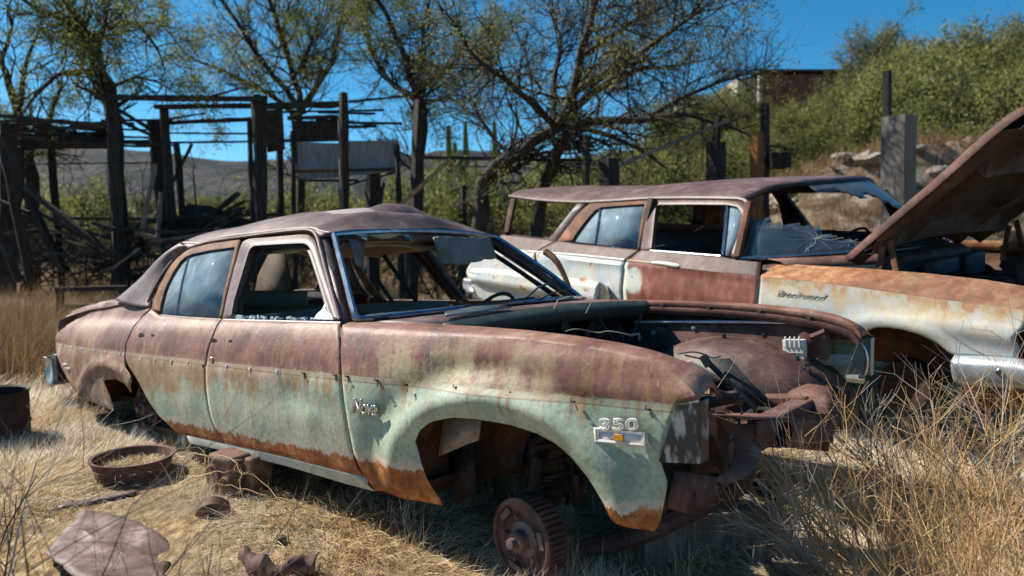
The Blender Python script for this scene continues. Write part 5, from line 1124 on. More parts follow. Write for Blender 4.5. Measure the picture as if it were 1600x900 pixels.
# ================================================================== white and rust station wagon behind
WM = [[0.53806, 0.84026, -0.06682, 2.66441], [-0.84284, 0.53531, -0.05538, 4.30806], [-0.01077, 0.08612, 0.99623, 0.0769]]
V = Car(WM, [(-4.4, .86), (-4.2, .925), (-3.6, .975), (-2.5, 1.005), (-1.5, 1.01), (-.5, 1.0), (.3, .985), (.9, .95), (1.2, .90)],
        [(.15, .12), (.30, .05), (.45, .02), (.60, .0), (.74, -.005), (.82, .010), (.885, .022), (.905, .012), (.93, .035), (.985, .07), (1.0, .10), (1.2, .21), (1.36, .31), (1.5, .38)])
wag = empty('station_wagon', V.M, label='derelict white and rust station wagon with its hood propped open behind the green sedan', cat='car')
WP = M['wpaint']; S_ = S; S = V
def wpanel(name, L, Rr, B, T, nu, nv, mat=WP, rolls=None, fn=None):
    g = V.coons(L, Rr, B, T, nu, nv, .003)
    if fn:
        for r in g:
            for p in r: fn(p)
    if rolls: g = g + rolls(g[-1])
    out = []
    for side in (0, 1): mb = MB(); mb.grid(g if not side else mirror(g)); out.append(mb.build(name, mat, wag, .006, auto=40))
    return out
low = .34
def atz(x, z): return Vector((x, -V.hw(x, z), z))
shF = [(1188, 408), (1260, 415), (1350, 424), (1450, 436), (1540, 449), (1640, 466)]
sh_front = [V.px(*p) for p in ((1189, 432), (1280, 440), (1380, 453), (1480, 468), (1600, 487), (1660, 497))]
arch = [(1352, 600), (1350, 570), (1349, 540), (1354, 518), (1368, 511), (1387, 510.5), (1412, 514), (1440, 521.5), (1465, 534), (1487, 553)]
fbW = [V.px(1186, 480), atz(-.62, low), atz(-.38, low)] + [V.px(*p) for p in arch] + [V.px(1530, 560), V.px(1585, 562), V.px(1650, 566)]
L_ = [fbW[1], V.px(1186, 480), V.px(1189, 432)]
xe = 1.12
ffW = [V.px(1590, 560), V.px(1594, 540), V.px(1588, 528), V.px(1600, 512), V.px(1612, 487)]
fbW = [atz(-.62, low), atz(-.42, low)] + [V.px(*p) for p in arch] + [V.px(1530, 556), V.px(1590, 560)]
sh_front = [V.px(*p) for p in ((1189, 432), (1280, 440), (1380, 453), (1480, 468), (1560, 480), (1612, 487))]
def wf(p):
    rr = math.hypot((p.x - .16) / .40, (p.z - .40) / .285); p.y -= .014 * math.exp(-((rr - 1.1) / .12) ** 2)
    p.y -= .020 * math.exp(-((p.z - (.74 - .05 * (p.x))) / .05) ** 2) * max(0, min(1, (p.x - .15) * 3))
def rollF(top):
    tz = [V.pln(x, y, 1, -.80) for x, y in ((1194, 409), (1260, 415), (1350, 420), (1450, 428), (1540, 438), (1625, 452))]; inn = resample(tz, len(top)); rows = []
    for k in (.06, .35, .7, 1): rows.append([a.lerp(b, k) + Vector((0, 0, .006 * math.sin(k * 3.14))) for a, b in zip(top, inn)])
    rows.append([p + Vector((0, .01, -.06)) for p in inn]); return rows
wfen = wpanel('front_fender', L_, ffW, fbW, sh_front, 70, 22, fn=wf, rolls=rollF)
def top_to(z0pix):                                      # from the shoulder crease up to the window sill
    def fn(top):
        inn = resample([V.px(*p) for p in z0pix], len(top)); return [[a.lerp(b, k) for a, b in zip(top, inn)] for k in (.08, .5, .9, 1.0)]
    return fn
wfd = wpanel('front_door', [atz(-1.78, low), V.px(976, 482), V.px(979, 408.5)], [atz(-.64, low), V.px(1184, 480), V.px(1187, 432)], [atz(-1.78, low), atz(-.64, low)], V.line([(980, 408.5), (1187, 431.5)]), 30, 20, rolls=top_to([(1003, 391), (1060, 396), (1130, 402), (1160, 407), (1189, 410)]))
wrd = wpanel('rear_door', [atz(-2.62, low), atz(-2.66, .6), V.px(838, 394)], [atz(-1.80, low), V.px(974, 482), V.px(977, 408)], [atz(-2.62, low), atz(-1.8, low)], V.line([(838, 394), (977, 408)]), 24, 20, rolls=top_to([(872, 376), (900, 381), (1000, 391)]))
def wq(p):                                               # long bullet-shaped bulge along the quarter
    k = 1 if p.x > -4.3 else .3
    p.y -= .035 * math.exp(-((p.z - .735) / .075) ** 4) * min(1, max(0, (-2.05 - p.x) * 6))
qW = V.coons([atz(-4.20, .46), atz(-4.27, .60), V.px(729, 425), V.px(735, 413), V.px(748, 398)], [atz(-2.64, low), V.px(836, 394)], [atz(-4.20, .46), atz(-3.5, .40), atz(-2.64, low)], V.line([(748, 398), (760, 392), (790, 390.5), (836, 394)]), 34, 20, .003)
for r in qW:
    for p in r: p.y += 0
topq = qW[-1]; innq = resample([V.px(*p) for p in ((786, 366), (800, 368), (840, 373), (870, 376))], len(topq)); qW += [[a.lerp(b, k) for a, b in zip(topq, innq)] for k in (.08, .5, .95)] + [[p + Vector((0, .06, .0)) for p in innq]]
wquart = []
for side in (0, 1): mb = MB(); mb.grid(qW if not side else mirror(qW)); wquart.append(mb.build('quarter_panel', WP, wag, .006, auto=40))
# bullet spear along rear quarter and rear door, ending in an ornament
for side in (0, 1):
    a = [V.px(*p) for p in ((731, 424), (738, 419), (760, 419), (800, 422), (850, 429), (900, 435), (938, 440))]; b = [V.px(*p) for p in ((731, 428), (738, 441), (760, 447), (800, 455), (850, 464), (900, 473), (936, 480))]
    a, b = resample(a, 40), resample(b, 40); g = []
    for k in np.linspace(0, 1, 9):
        bl = math.sin(math.pi * k) ** .6; row = []
        for i, (p, q) in enumerate(zip(a, b)):
            r = p.lerp(q, k); r.y -= (.060 * bl) * min(1, i / 6) + .002 - .012 * math.exp(-((k - .38) / .08) ** 2); row.append(r)
        g.append(row)
    g2 = [r + [Vector((r[-1].x + .002, -V.hw(r[-1].x, r[-1].z), r[-1].z))] for r in g]
    mb = MB(); mb.grid(g2 if not side else mirror(g2)); mb.build('side_spear', WP, wag, .003, auto=40)
mb = MB(); q = [V.px(*p, .062) for p in ((938, 441), (945, 446), (953, 463), (948, 481), (937, 479), (940, 462))]; q2 = [V.px(*p, 0) for p in ((941, 441), (949, 446), (957, 463), (952, 483), (938, 481), (941, 462))]; mb.grid([q, q2], True); mb.add(q, [tuple(range(6))]); mb.build('spear_ornament', M['chrome'], wag, 0, smooth=False)
# door handle, side mouldings, badge
mb = MB(); a = V.line([(1020, 409.5), (1040, 411), (1064, 415)], 12); mb.tube([p + Vector((0, -.012, -.002)) for p in a], [.009 + .006 * math.sin(min(1, i / 8) * 1.5) - .010 * (i == 11) for i in range(12)], 8); mb.build('door_handle', M['whitepl'], wfd[0])
mb = MB(); mb.tube([p + Vector((0, -.004, 0)) for p in V.line([(981, 407), (1018, 410.5)], 6)], .009, 6); mb.build('side_moulding', M['tan'], wfd[0])
mb = MB(); mb.tube([p + Vector((0, -.004, 0)) for p in V.line([(826, 392.5), (900, 398), (977, 406)], 12)], .009, 6); mb.build('side_moulding', M['whitepl'], wrd[0])
mb = MB()
for px, py, r in ((988, 422, .014), (1008, 421, .008), (988, 433, .008)): mb.lathe([(0, -.004), (r, -.003), (r, .002)], V.px(px, py), 'y', 10)
mb.each('handle_hole', M['grime'], wfd[0])
def bm_(px, py, out=.012):
    p = V.px(px, py, out); a = V.px(px - 30, py - 3); b = V.px(px + 30, py + 3); X = (b - a).normalized(); Z = Vector((0, 0, 1)); Z = (Z - X * Z.dot(X)).normalized(); m = Matrix((X, Z, X.cross(Z))).transposed().to_4x4(); m.translation = p; return m
obj_text('script_badge', 'Brookwood', .062, .001, M['greymetal'], wfen[0], bm_(1249, 462, .006), .45, True, .0004, .98)
# roof
gut = [(797, 306), (830, 311), (870, 314.5), (914, 316), (960, 313.5), (1017, 309.5), (1090, 309), (1150, 310), (1163, 311), (1171, 318)]
g3 = V.line(gut, 0, 1); ed = resample(g3[:-2], 44); g = []
for i, e in enumerate(ed):
    row = []; cr = pl(e.x, [(-3.8, .045), (-3.0, .075), (-2.0, .085), (-1.2, .085), (-.9, .080)])
    for s_ in [math.sin(q_ * math.pi / 2) for q_ in np.linspace(-1, 1, 37)]:
        fx = .16 * (1 - s_ * s_) * max(0, 1 - (ed[-1].x - e.x) / .9); bx = -.10 * (1 - s_ * s_) * max(0, 1 - (e.x - ed[0].x) / .7)
        row.append(Vector((e.x + fx + bx, s_ * -e.y, e.z + .012 + cr * (1 - abs(s_) ** 5) + .004 * mn.noise(Vector((e.x * 2, s_ * 3, 4))))))
    g.append(row)
hdr = g[-1]
mb = MB(); mb.grid(g); mb.build('roof', M['rust_p'], wag, .02, -1, auto=60)
for side in (0, 1):
    mb = MB(); q = [p + Vector((0, -.008, 0)) for p in resample(g3, 60)]; mb.tube(q if not side else [Vector((p.x, -p.y, p.z)) for p in q], .013, 6); mb.build('drip_rail', M['rust_p'], wag)
def wring(name, outer, inner, mat, parent, depth=.03, off=0., n=60):
    global S; ring(name, outer, inner, mat, parent, depth, off, n)
wring('window_frame', [(1002, 391), (1006, 360), (1012, 330), (1016, 314), (1022, 311.5), (1080, 311), (1140, 311.5), (1158, 314), (1167, 322), (1169, 335), (1160, 370), (1148, 404)],
      [(1017, 391.5), (1020, 365), (1023, 335), (1025, 322), (1030, 319), (1080, 318.5), (1136, 319), (1152, 322), (1160, 330), (1161, 338), (1154, 370), (1143, 400)], M['rust_p'], wfd)
wring('window_frame', [(872, 377), (885, 358), (905, 333), (920, 320), (935, 316), (970, 313), (1014, 310.5), (1015, 312), (1010, 330), (1006, 355), (1000, 391)],
      [(893, 377), (902, 362), (918, 341), (930, 328), (940, 323), (975, 320), (1007, 318), (1009, 320), (1005, 335), (1001, 360), (997, 388)], M['rust_o'], wrd)
mb = MB(); mb.tube([V.px(1129, 399, -.01), V.px(1133, 360, -.01), V.px(1137, 320, -.01)], .010, 6); mb.build('vent_bar', M['chrome_b'], wfd[0])
mb = MB(); mb.tube([V.px(929, 382, -.01), V.px(934, 350, -.01), V.px(938, 326, -.01)], .008, 6); mb.build('divider_bar', M['chrome_b'], wrd[0])
mb = MB(); mb.tube(V.line([(1016, 391.5), (1070, 395.5), (1126, 400)], 10), .006, 6); mb.build('sill_bead', M['chrome'], wfd[0])
def wpane(outline, name, mat, parent, off=-.02):
    pts = [V.px(*p, off) for p in outline]; c = sum(pts, Vector()) / len(pts); mb = MB()
    mb.add(pts + [c], [(i, (i + 1) % len(pts), len(pts)) for i in range(len(pts))]); return mb.build(name, mat, parent, .003)
wpane([(893, 377), (902, 362), (918, 341), (930, 328), (940, 323), (975, 320), (1007, 318), (1005, 335), (1001, 360), (997, 390)], 'rear_glass', M['glass'], wrd[0])
wpane([(1131, 399), (1135, 360), (1139, 320), (1152, 322), (1160, 330), (1161, 338), (1154, 370), (1143, 400)], 'vent_glass', M['glass'], wfd[0])
# rear side opening pillars
for side in (0, 1):
    sg = -1 if not side else 1
    def fx(p): return p if not side else Vector((p.x, -p.y, p.z))
    mb = MB(); g = [[V.px(870, 378), V.px(890, 352), V.px(905, 332), V.px(920, 317)], [V.px(856, 377), V.px(876, 352), V.px(892, 332), V.px(905, 316)], [V.px(856, 377) + Vector((0, .04, 0)), V.px(876, 352) + Vector((0, .04, 0)), V.px(892, 332) + Vector((0, .04, 0)), V.px(905, 316) + Vector((0, .04, 0))]]
    mb.grid([[fx(p) for p in r] for r in g]); mb.build('rear_door_pillar', M['rust_p'], wag, .012)
    mb = MB(); mb.beam(fx(V.px(792, 366)), fx(V.px(803, 312)), .055, .05, 3); mb.build('tailgate_pillar', M['rust'], wag, bevel=.01)
    mb = MB(); mb.beam(fx(V.px(1152, 405)), fx(V.px(1171, 316)), .05, .045, 4); mb.build('windshield_pillar', M['rust_o'], wag, bevel=.012)
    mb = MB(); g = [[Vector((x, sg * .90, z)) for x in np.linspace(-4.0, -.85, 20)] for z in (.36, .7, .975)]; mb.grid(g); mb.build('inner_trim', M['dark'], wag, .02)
mb = MB(); mb.grid([[Vector((-4.02, y, .98)) for y in np.linspace(-.84, .84, 7)], [Vector((-4.22, y, .80)) for y in np.linspace(-.86, .86, 7)], [Vector((-4.2, y, .45)) for y in np.linspace(-.86, .86, 7)]]); mb.build('tailgate', WP, wag, .02)
# rear bumper
mb = MB(); g = []
for dz, dx in ((-.07, .02), (-.045, -.03), (0, -.05), (.045, -.03), (.065, .03)):
    row = []
    for t in np.linspace(-1, 1, 31):
        y = .97 * math.sin(t * math.pi / 2); x = -4.40 + .30 * max(0, (abs(t) - .70) / .30) ** 2; row.append(Vector((x + dx, y - math.copysign(dx, y) * (abs(t) > .75), .575 + dz)))
    g.append(row)
mb.grid(g); mb.build('rear_bumper', M['alu'], wag, .004)
# windshield: curved wraparound sheet between base and header
def wbase(y): return Vector((-.86 + .62 * (1 - (abs(y) / .93) ** 2.2), y, .985 + .02 * (1 - (y / .93) ** 2)))
ys = [.90 * math.sin(q_ * math.pi / 2) for q_ in np.linspace(-1, 1, 41)]
def wtop(y): t = y / .90; return Vector((hdr[0].x - .02 + .30 * (1 - abs(t) ** 2.2) * .62, t * .68, hdr[0].z - .006 + .074 * (1 - abs(t) ** 5)))
def wsP(y, k): p = wbase(y).lerp(wtop(y), k); p.x += .05 * math.sin(math.pi * k); return p
mb = MB(); lp = [wsP(y, 0) for y in ys] + [wsP(.90, k) for k in (.25, .5, .75)] + [wsP(y, 1) for y in ys[::-1]] + [wsP(-.90, k) for k in (.75, .5, .25)] + [wsP(-.90, 0)]
mb.tube(smoothed(lp, 1), .016, 6); mb.build('windshield_gasket', M['blk'], wag)
mb = MB(); mb.tube([wsP(y, 0) + Vector((.03, 0, -.004)) for y in np.linspace(-.92, .92, 31)], .014, 6); mb.build('windshield_sill_trim', M['chrome'], wag)
# tinted upper right part of the windshield still in place
def shard(name, cells, mat):
    mb = MB(); g = {}
    for (i0, i1, k0, k1) in cells:
        pass
    return mb
N_, K_ = 40, 20
def glass_region(name, inside, mat):
    mb = MB(); vs = {}; V_ = []; F_ = []
    for i in range(N_ + 1):
        for k in range(K_ + 1): vs[i, k] = len(V_); V_.append(wsP(-.89 + 1.78 * i / N_, k / K_))
    for i in range(N_):
        for k in range(K_):
            if inside(-.89 + 1.78 * (i + .5) / N_, (k + .5) / K_): F_.append((vs[i, k], vs[i + 1, k], vs[i + 1, k + 1], vs[i, k + 1]))
    mb.add(V_, F_); o = mb.build(name, mat, wag, .004); return o
glass_region('tinted_windshield_glass', lambda y, k: k > (.90 - .45 * (y + .4) if y < .1 else .68 - 1.2 * (y - .1)) + .04 * math.sin(y * 23) and y > -.40, M['glass_t'])
glass_region('cracked_windshield_glass', lambda y, k: (k < max(.62 - 1.25 * (y + .85), .07) + .04 * math.sin(y * 27) and y < .1) if y > -.85 else k < .6, M['glass_c'])
mb = MB(); random.seed(3)                               # cracks as fine white lines in the broken glass
for c0 in ((-.62, .20), (-.45, .12)):
    for j in range(11):
        a = j * .57 + random.random() * .3; y, k = c0; pts = [wsP(y, k) + Vector((.004, 0, .004))]
        for q in range(4):
            y += math.cos(a) * .035; k += math.sin(a) * .05; a += random.uniform(-.5, .5)
            if not (0 <= k < .55 - .8 * (max(y, -.84) + .85) ** .8) or abs(y) > .88: break
            pts.append(wsP(y, k) + Vector((.004, 0, .004)))
        if len(pts) > 1: mb.tube(pts, .0007, 3)
mb.build('glass_cracks', M['whitepl'], wag)
# interior
mb = MB(); mb.box((-2.3, 0, .34), (3.7, 1.74, .03)); mb.build('floor_pan', M['rust_d'], wag)
for x, h, nm in ((-1.62, .94, 'front_seat_back'), (-2.62, .90, 'rear_seat_back')):
    mb = MB(); mb.box((x, 0, .70), (.16, 1.5, h - .48)); mb.build(nm, M['dark'] if x > -2 else M['teal'], wag, bevel=.06)
mb = MB()
for i in range(7): mb.box((random.uniform(-1.5, -1.0), random.uniform(-.7, .5), .84 + random.uniform(-.05, .06)), (.25, .3, .12), Matrix.Rotation(random.uniform(-.6, .6), 3, 'Y') @ Matrix.Rotation(random.uniform(-1, 1), 3, 'Z'), .03)
mb.each('interior_debris', M['teal'], wag, bevel=.03)
mb = MB(); g = [[Vector((wbase(y).x - dx, y, z)) for y in np.linspace(-.84, .84, 13)] for dx, z in ((.03, .965), (.2, .955), (.34, .92), (.36, .7))]; mb.grid(g); mb.build('dashboard', M['teal'], wag, .01)
mb = MB(); c = Vector((-.98, .40, .88)); ax = Vector((-.85, 0, .55)).normalized(); u = Vector((0, 1, 0)); w = ax.cross(u); mb.tube([c + (u * math.cos(a) + w * math.sin(a)) * .21 for a in np.linspace(0, 2 * math.pi, 33)], .011, 6); mb.tube([c, c - ax * .3], .02, 6); mb.build('steering_wheel', M['blk'], wag)
for y_ in (-.72, .72):
    mb = MB(); mb.beam((-1.80, y_ * 1.2, .95), (-1.77, y_, 1.36), .07, .04, 3); mb.build('centre_pillar', M['rust_d'], wag)
# engine bay
mb = MB(); g = [[Vector((wbase(y).x + dx, y, z)) for y in np.linspace(-.84, .84, 13)] for dx, z in ((.03, .98), (.14, .965), (.20, .93), (.20, .55))]
mb.grid(g[:3]); mb.build('cowl', M['rust'], wag, .006); mb = MB(); mb.grid(g[2:]); mb.build('firewall', M['teal'], wag, .006)
mb = MB()
for i in range(40): mb.box((random.uniform(.2, 1.5), random.uniform(-.5, .5), random.uniform(.55, .84)), [random.uniform(.05, .22) for _ in range(3)], Matrix.Rotation(random.uniform(-1, 1), 3, 'Z'), .02)
mb.each('engine_part', M['rust_d'], wag, bevel=.015)
mb = MB(); mb.lathe([(0, .10), (.10, .10), (.22, .08), (.25, .0), (.20, -.05)], (.62, .05, .82), 'z', 24); mb.build('air_cleaner', M['blk'], wag)
mb = MB(); mb.box((.02, -.25, .90), (.08, .25, .10)); mb.box((.02, .1, .88), (.06, .2, .14)); mb.each('heater_box', M['blk'], wag, bevel=.02)
for sgn in (-1, 1):
    mb = MB(); g = [[Vector((.16 + math.cos(a) * .42, sgn * yy, .42 + math.sin(a) * .34)) for a in np.linspace(0, math.pi, 20)] for yy in (.95, .8, .62)]; mb.grid(g)
    mb.grid([[Vector((x, sgn * .62, z)) for x in np.linspace(-.3, 1.5, 8)] for z in (.40, .62, .80)]); mb.grid([[Vector((x, sgn * (.62 if z < .86 else .80), z)) for x in np.linspace(-.3, 1.2, 8)] for z in (.80, .86)]); mb.build('inner_fender', M['rust_w'], wag, .006)
    mb = MB(); mb.box((.10, sgn * .40, .45), (2.6, .09, .12)); mb.build('frame_rail', M['rust_d'], wag)
mb = MB(); mb.tube([(.16, -.80, .34), (.16, .80, .34)], .05, 8); mb.lathe([(0, -.06), (.13, -.055), (.14, .03), (0, .04)], (.16, -.82, .36), 'y', 20); mb.build('front_axle', M['rust_d'], wag)
# front bumper
mb = MB(); a = [V.px(*p, .02) for p in ((1491, 556), (1540, 558), (1590, 562), (1640, 572))]; b = [V.px(*p, .02) for p in ((1498, 600), (1545, 605), (1590, 607), (1640, 609))]; a, b = resample(a, 18), resample(b, 18); g = []
for k in np.linspace(0, 1, 8):
    row = [p.lerp(q, k) + Vector((0, -.045 * math.sin(math.pi * min(1, max(0, k))) ** .28 + .0, 0)) for p, q in zip(a, b)]; g.append(row)
g = [[p + Vector((0, .05, 0)) for p in g[0]]] + g + [[p + Vector((0, .05, 0)) for p in g[-1]]]
mb.grid(g); fr = [[Vector((p.x + .05, y, p.z)) for y in np.linspace(-.88, .88, 12)] for p in [r[-1] for r in g]]
mb.grid(fr); bmp = mb.build('front_bumper', M['alu'], wag, .004, auto=60)
mb = MB(); mb.lathe([(0, -.012), (.012, -.010), (.018, 0)], V.px(1562, 582, .065), 'y', 10); mb.build('bumper_bolt', M['chrome'], bmp)
mb = MB(); mb.grid([[V.px(*p, -.03) for p in ((1500, 560), (1560, 562), (1600, 566))], [V.px(*p, -.06) for p in ((1515, 640), (1560, 640), (1600, 640))]]); mb.build('bumper_backing', M['rust_o'], wag, .01)
mb = MB(); mb.grid([[Vector((1.22 + .05 * (abs(y)), y, z)) for y in np.linspace(-.84, .84, 9)] for z in (.56, .7, .84)]); mb.build('grille_panel', M['rust'], wag, .02)
# open hood: near edge line from hinge to tip, swung up about the cowl
h0 = V.pln(1326, 409, 1, -.74); h1 = V.pln(1400, 345, 1, -.76); h2 = V.pln(1480, 278, 1, -.77); h3 = V.pln(1545, 218, 1, -.77); h4 = V.pln(1598, 177, 1, -.75)
he = resample(smoothed([h0, h1, h2, h3, h4, h4 + (h4 - h3) * .35 + Vector((0, 0, -.03))], 1), 26)
dirh = (he[-1] - he[0]).normalized(); nh = Vector((0, 1, 0)).cross(dirh).normalized()
if nh.x > 0: nh = -nh
def hood_pt(i, s_, d): e = he[i]; return Vector((e.x, e.y * -s_, e.z)) + nh * d
gtop = [[hood_pt(i, s_, .03 + .05 * (1 - s_ * s_)) for s_ in np.linspace(-1, 1, 21)] for i in range(26)]
mb = MB(); mb.grid(gtop); hood = mb.build('open_hood', M['rust_p'], wag, .005)
gin = []
for i in range(26):
    row = []
    for s_ in np.linspace(-1, 1, 41):
        t = i / 25; d = .028 + .045 * (1 - s_ * s_)
        rib = max(math.exp(-((abs(s_) - .55 + .25 * t) / .06) ** 2), math.exp(-((t - .12) / .05) ** 2), math.exp(-((t - .60) / .04) ** 2) * (abs(s_) < .6), math.exp(-((abs(s_) - .92) / .05) ** 2), math.exp(-((t - .93) / .05) ** 2))
        row.append(hood_pt(i, s_ * .985, d - .012 - .065 * rib))
    gin.append(row)
mb = MB(); mb.grid(gin); mb.build('hood_underside', M['hood_in'], hood, .003, auto=25)
for sgn in (-1, 1):
    mb = MB(); e = [Vector((p.x, p.y * -sgn * -1 if sgn > 0 else p.y, p.z)) for p in he]; e = [Vector((p.x, abs(p.y) * sgn, p.z)) for p in he]; g = [[p + nh * .035 for p in e], e, [p + Vector((0, -sgn * .02, 0)) + nh * .0 for p in e]]; mb.grid(g); mb.build('hood_edge', M['rust'], hood, .006)
    mb = MB(); a = he[2]; mb.beam((a.x + .06, sgn * .70, .80), (a.x + .10, sgn * .70, a.z + .03), .03, .012, 2); mb.beam((a.x + .20, sgn * .70, .80), (a.x + .14, sgn * .70, a.z + .06), .03, .012, 2); mb.build('hood_hinge', M['rust_o'], wag)
S = S_
# ================================================================== small things on the ground
def gp(px, py, z=0):
    r = ray(px, py); return Vector((0, 0, CAMH)) + r * ((z - CAMH) / r.z)
def G0(p): return Vector((p.x, p.y, 0))
# rusty steel basin near the rear drum
c = gp(208, 742)
b = empty('rusty_basin', Matrix.Translation((c.x, c.y, -.018)), label='shallow round rusty basin filled with straw below the rear of the sedan', cat='basin')
mb = MB(); mb.lathe([(.13, .0), (.155, .02), (.175, .10), (.183, .105), (.183, .112), (.168, .110), (.148, .03), (.0, .025)], (0, 0, 0), 'z', 40); mb.build('bowl', M['rust'], b, .0)
rg = np.random.default_rng(2); n = 1100; a_ = rg.uniform(0, 6.28, n); r_ = .15 * np.sqrt(rg.random(n)); P0 = np.stack([r_ * np.cos(a_), r_ * np.sin(a_), np.full(n, .055)], 1)
quads('straw_filling', blades(P0, rg.uniform(0, 6.28, n), np.full(n, 1.1), rg.uniform(.05, .12, n), np.full(n, .003), np.full(n, .2), rg), 7, BF, M['straw'], b)['kind'] = 'stuff'
# rusty barrel at left edge
c = gp(-8, 682); b = empty('rusty_barrel', Matrix.Translation((c.x, c.y, -.03)), label='cut-down dark rusty steel drum at the left edge of the grass', cat='barrel')
mb = MB(); mb.lathe([(.0, .02), (.165, .02), (.165, .0), (.172, .0), (.172, .10), (.178, .11), (.172, .12), (.172, .275), (.180, .283), (.176, .29), (.164, .28), (.164, .03)], (0, 0, 0), 'z', 40); mb.build('shell', M['rust_d'], b)
# cast block under the sill + cinder blocks
def nx(x, y, z): return S.M @ Vector((x, y, z))
c = gp(348, 780); b = empty('cast_block', Matrix.Translation((c.x, c.y + .12, -.09)) @ Matrix.Rotation(-.5, 4, 'Z'), label='rusty cast iron block with rounded recesses propped under the sedan sill', cat='metal block')
mb = MB(); mb.box((0, 0, .13), (.17, .14, .26), None, .008); mb.build('body', M['block'], b, bevel=.02)
for dx, dz, rr_ in ((-.035, .17, .045), (.04, .12, .05), (-.02, .06, .035)):
    mb = MB(); q = [(dx + math.cos(a) * rr_ * .8, -.075, dz + math.sin(a) * rr_) for a in np.linspace(0, 6.283, 18)]; mb.tube(q, .010, 6); mb.build('rim', M['block'], b)
mb = MB(); mb.box((.13, .03, .14), (.05, .12, .24), None, .006); mb.build('flange', M['block'], b, bevel=.012)
c = gp(325, 812); o = MB(); o.lathe([(0, -.04), (.05, -.04), (.065, -.02), (.065, .02), (.05, .035), (0, .04)], (0, 0, 0), 'y', 16); o = o.build('scrap_casting', M['block']); o.location = (c.x, c.y + .05, .015); o.rotation_euler = (.5, .2, .4); tag(o, 'small round rusty casting lying in front of the cast block', 'scrap metal')
c = gp(265, 715); mb = MB(); mb.box((0, 0, .10), (.13, .16, .22), None, .02); o = mb.build('concrete_chunk', M['stone'], bevel=.015); o.location = (c.x + .04, c.y + .16, 0); o.rotation_euler = (0, .12, .6); tag(o, 'whitish broken concrete chunk under the rear brake drum', 'block')
# timbers under the nose
for nm, (x0, y0, x1, y1), w, h, D0, lab, m_ in (('wooden_sleeper', (1010, 862, 1182, 862), .14, .15, 2.62, 'heavy grey wooden sleeper lying under the nose of the sedan', 'wood_g'), ('wooden_sleeper', (1030, 836, 1160, 842), .12, .08, 2.86, 'flat dark timber stacked behind the front sleeper', 'wood')):
    a = gp(x0, y0 + 30); bb = gp(x1, y1 + 30); a.z = bb.z = h / 2 + (.0 if m_ == 'wood_g' else .10); mb = MB()
    if m_ == 'wood_g': a.y = 2.46; bb.y = 2.66; a.x = .42; bb.x = .92
    else: a.y = 2.75; bb.y = 2.95; a.x = .45; bb.x = 1.05; a.z = bb.z = .06
    mb.beam(a, bb, w, h, 8, .05); o = mb.build(nm, M[m_], smooth=False, bevel=.006); tag(o, lab, 'timber')
mb = MB(); mb.box((0, 0, .05), (.17, .12, .10), None, .012); o = mb.build('pale_stone_block', M['stone'], bevel=.012); c = gp(1075, 832, .12); o.location = (.73, 2.78, .13); o.rotation_euler.z = .4; tag(o, 'pale stone block wedged between the sleeper and the sedan nose', 'block')
# sheet metal in the left foreground
c = gp(180, 880); mb = MB(); g = []
pts0 = [gp(x, y) for x, y in ((128, 812), (165, 815), (215, 830), (252, 842), (268, 852))]; pts1 = [gp(x, y) for x, y in ((70, 880), (110, 915), (160, 930), (220, 925), (262, 905))]
A, B = resample(pts0, 20), resample(pts1, 20)
for k in np.linspace(0, 1, 14):
    g.append([p.lerp(q, k) + Vector((.012 * mn.noise(Vector((i * .5, k * 6, 2))), .012 * mn.noise(Vector((i * .4, 5, k * 3))), (.020 + .010 * math.sin(p.x * 7)) + .020 * abs(k - .42) + .012 * math.exp(-((k - .42 - .01 * i) / .05) ** 2) + .012 * mn.noise(Vector((p.x * 9, k * 4, 1))) - .02 * (i / 19) ** 6)) for i, (p, q) in enumerate(zip(A, B))])
mb.grid(g); o = mb.build('sheet_metal', M['sheetm'] if 'sheetm' in M else rustmat('pinkish_sheet', (.075, .045, .035), (.15, .10, .085), (.27, .20, .175), 9, .6), None, .004); tag(o, 'curved pinkish-grey rusted sheet of metal lying in the lower left grass', 'sheet metal')
mb = MB(); g = []
for i in range(9):
    a = gp(80 + i * 16, 800 - i * 3); g.append([a + Vector((0, 0, .006 + .008 * mn.noise(Vector((i, 0, 0))))), a + Vector((.01, .05 + .01 * (i % 2), .014 + .012 * mn.noise(Vector((i * .7, 3, 0)))))])
mb.grid(g); o = mb.build('bent_strip', M['rust_p'], None, .004); tag(o, 'grey bent metal strip half buried above the sheet metal', 'scrap metal')
# twisted scrap at the bottom
mb = MB(); c0 = gp(378, 880); pts = [gp(x, y, .04) for x, y in ((376, 866), (400, 882), (430, 893), (455, 888), (480, 880), (497, 880))]; g = []
for i, p in enumerate(resample(pts, 26)):
    t = i / 25; w = .024 + .016 * abs(math.sin(t * 5)) + .012 * mn.noise(Vector((i * .6, 1, 1))); row = []
    for a in np.linspace(R(-60), R(215), 12): row.append(p + Vector((0, math.cos(a + t * 2) * w, math.sin(a + t * 2) * w * .8 + .01 * math.sin(t * 19))))
    g.append(row)
mb.grid(g); o = mb.build('twisted_scrap', M['rust'], None, .004); tag(o, 'twisted rusty pipe-like scrap at the bottom edge of the grass', 'scrap metal')
c = gp(442, 850); mb = MB(); mb.box((0, 0, .015), (.035, .03, .03), None, .004); o = mb.build('dark_pebble', M['grime'], bevel=.006); o.location = c; tag(o, 'small dark stone on the straw above the twisted scrap', 'stone')
mb = MB(); mb.tube([(0, 0, .02), (.03, .01, .05), (.07, 0, .055), (.09, .01, .03)], [.02, .028, .026, .018], 8); o = mb.build('whitish_bone', M['stone']); c = gp(1352, 895); o.location = c; tag(o, 'whitish knobbly stone at the bottom edge under the dry bush', 'stone')
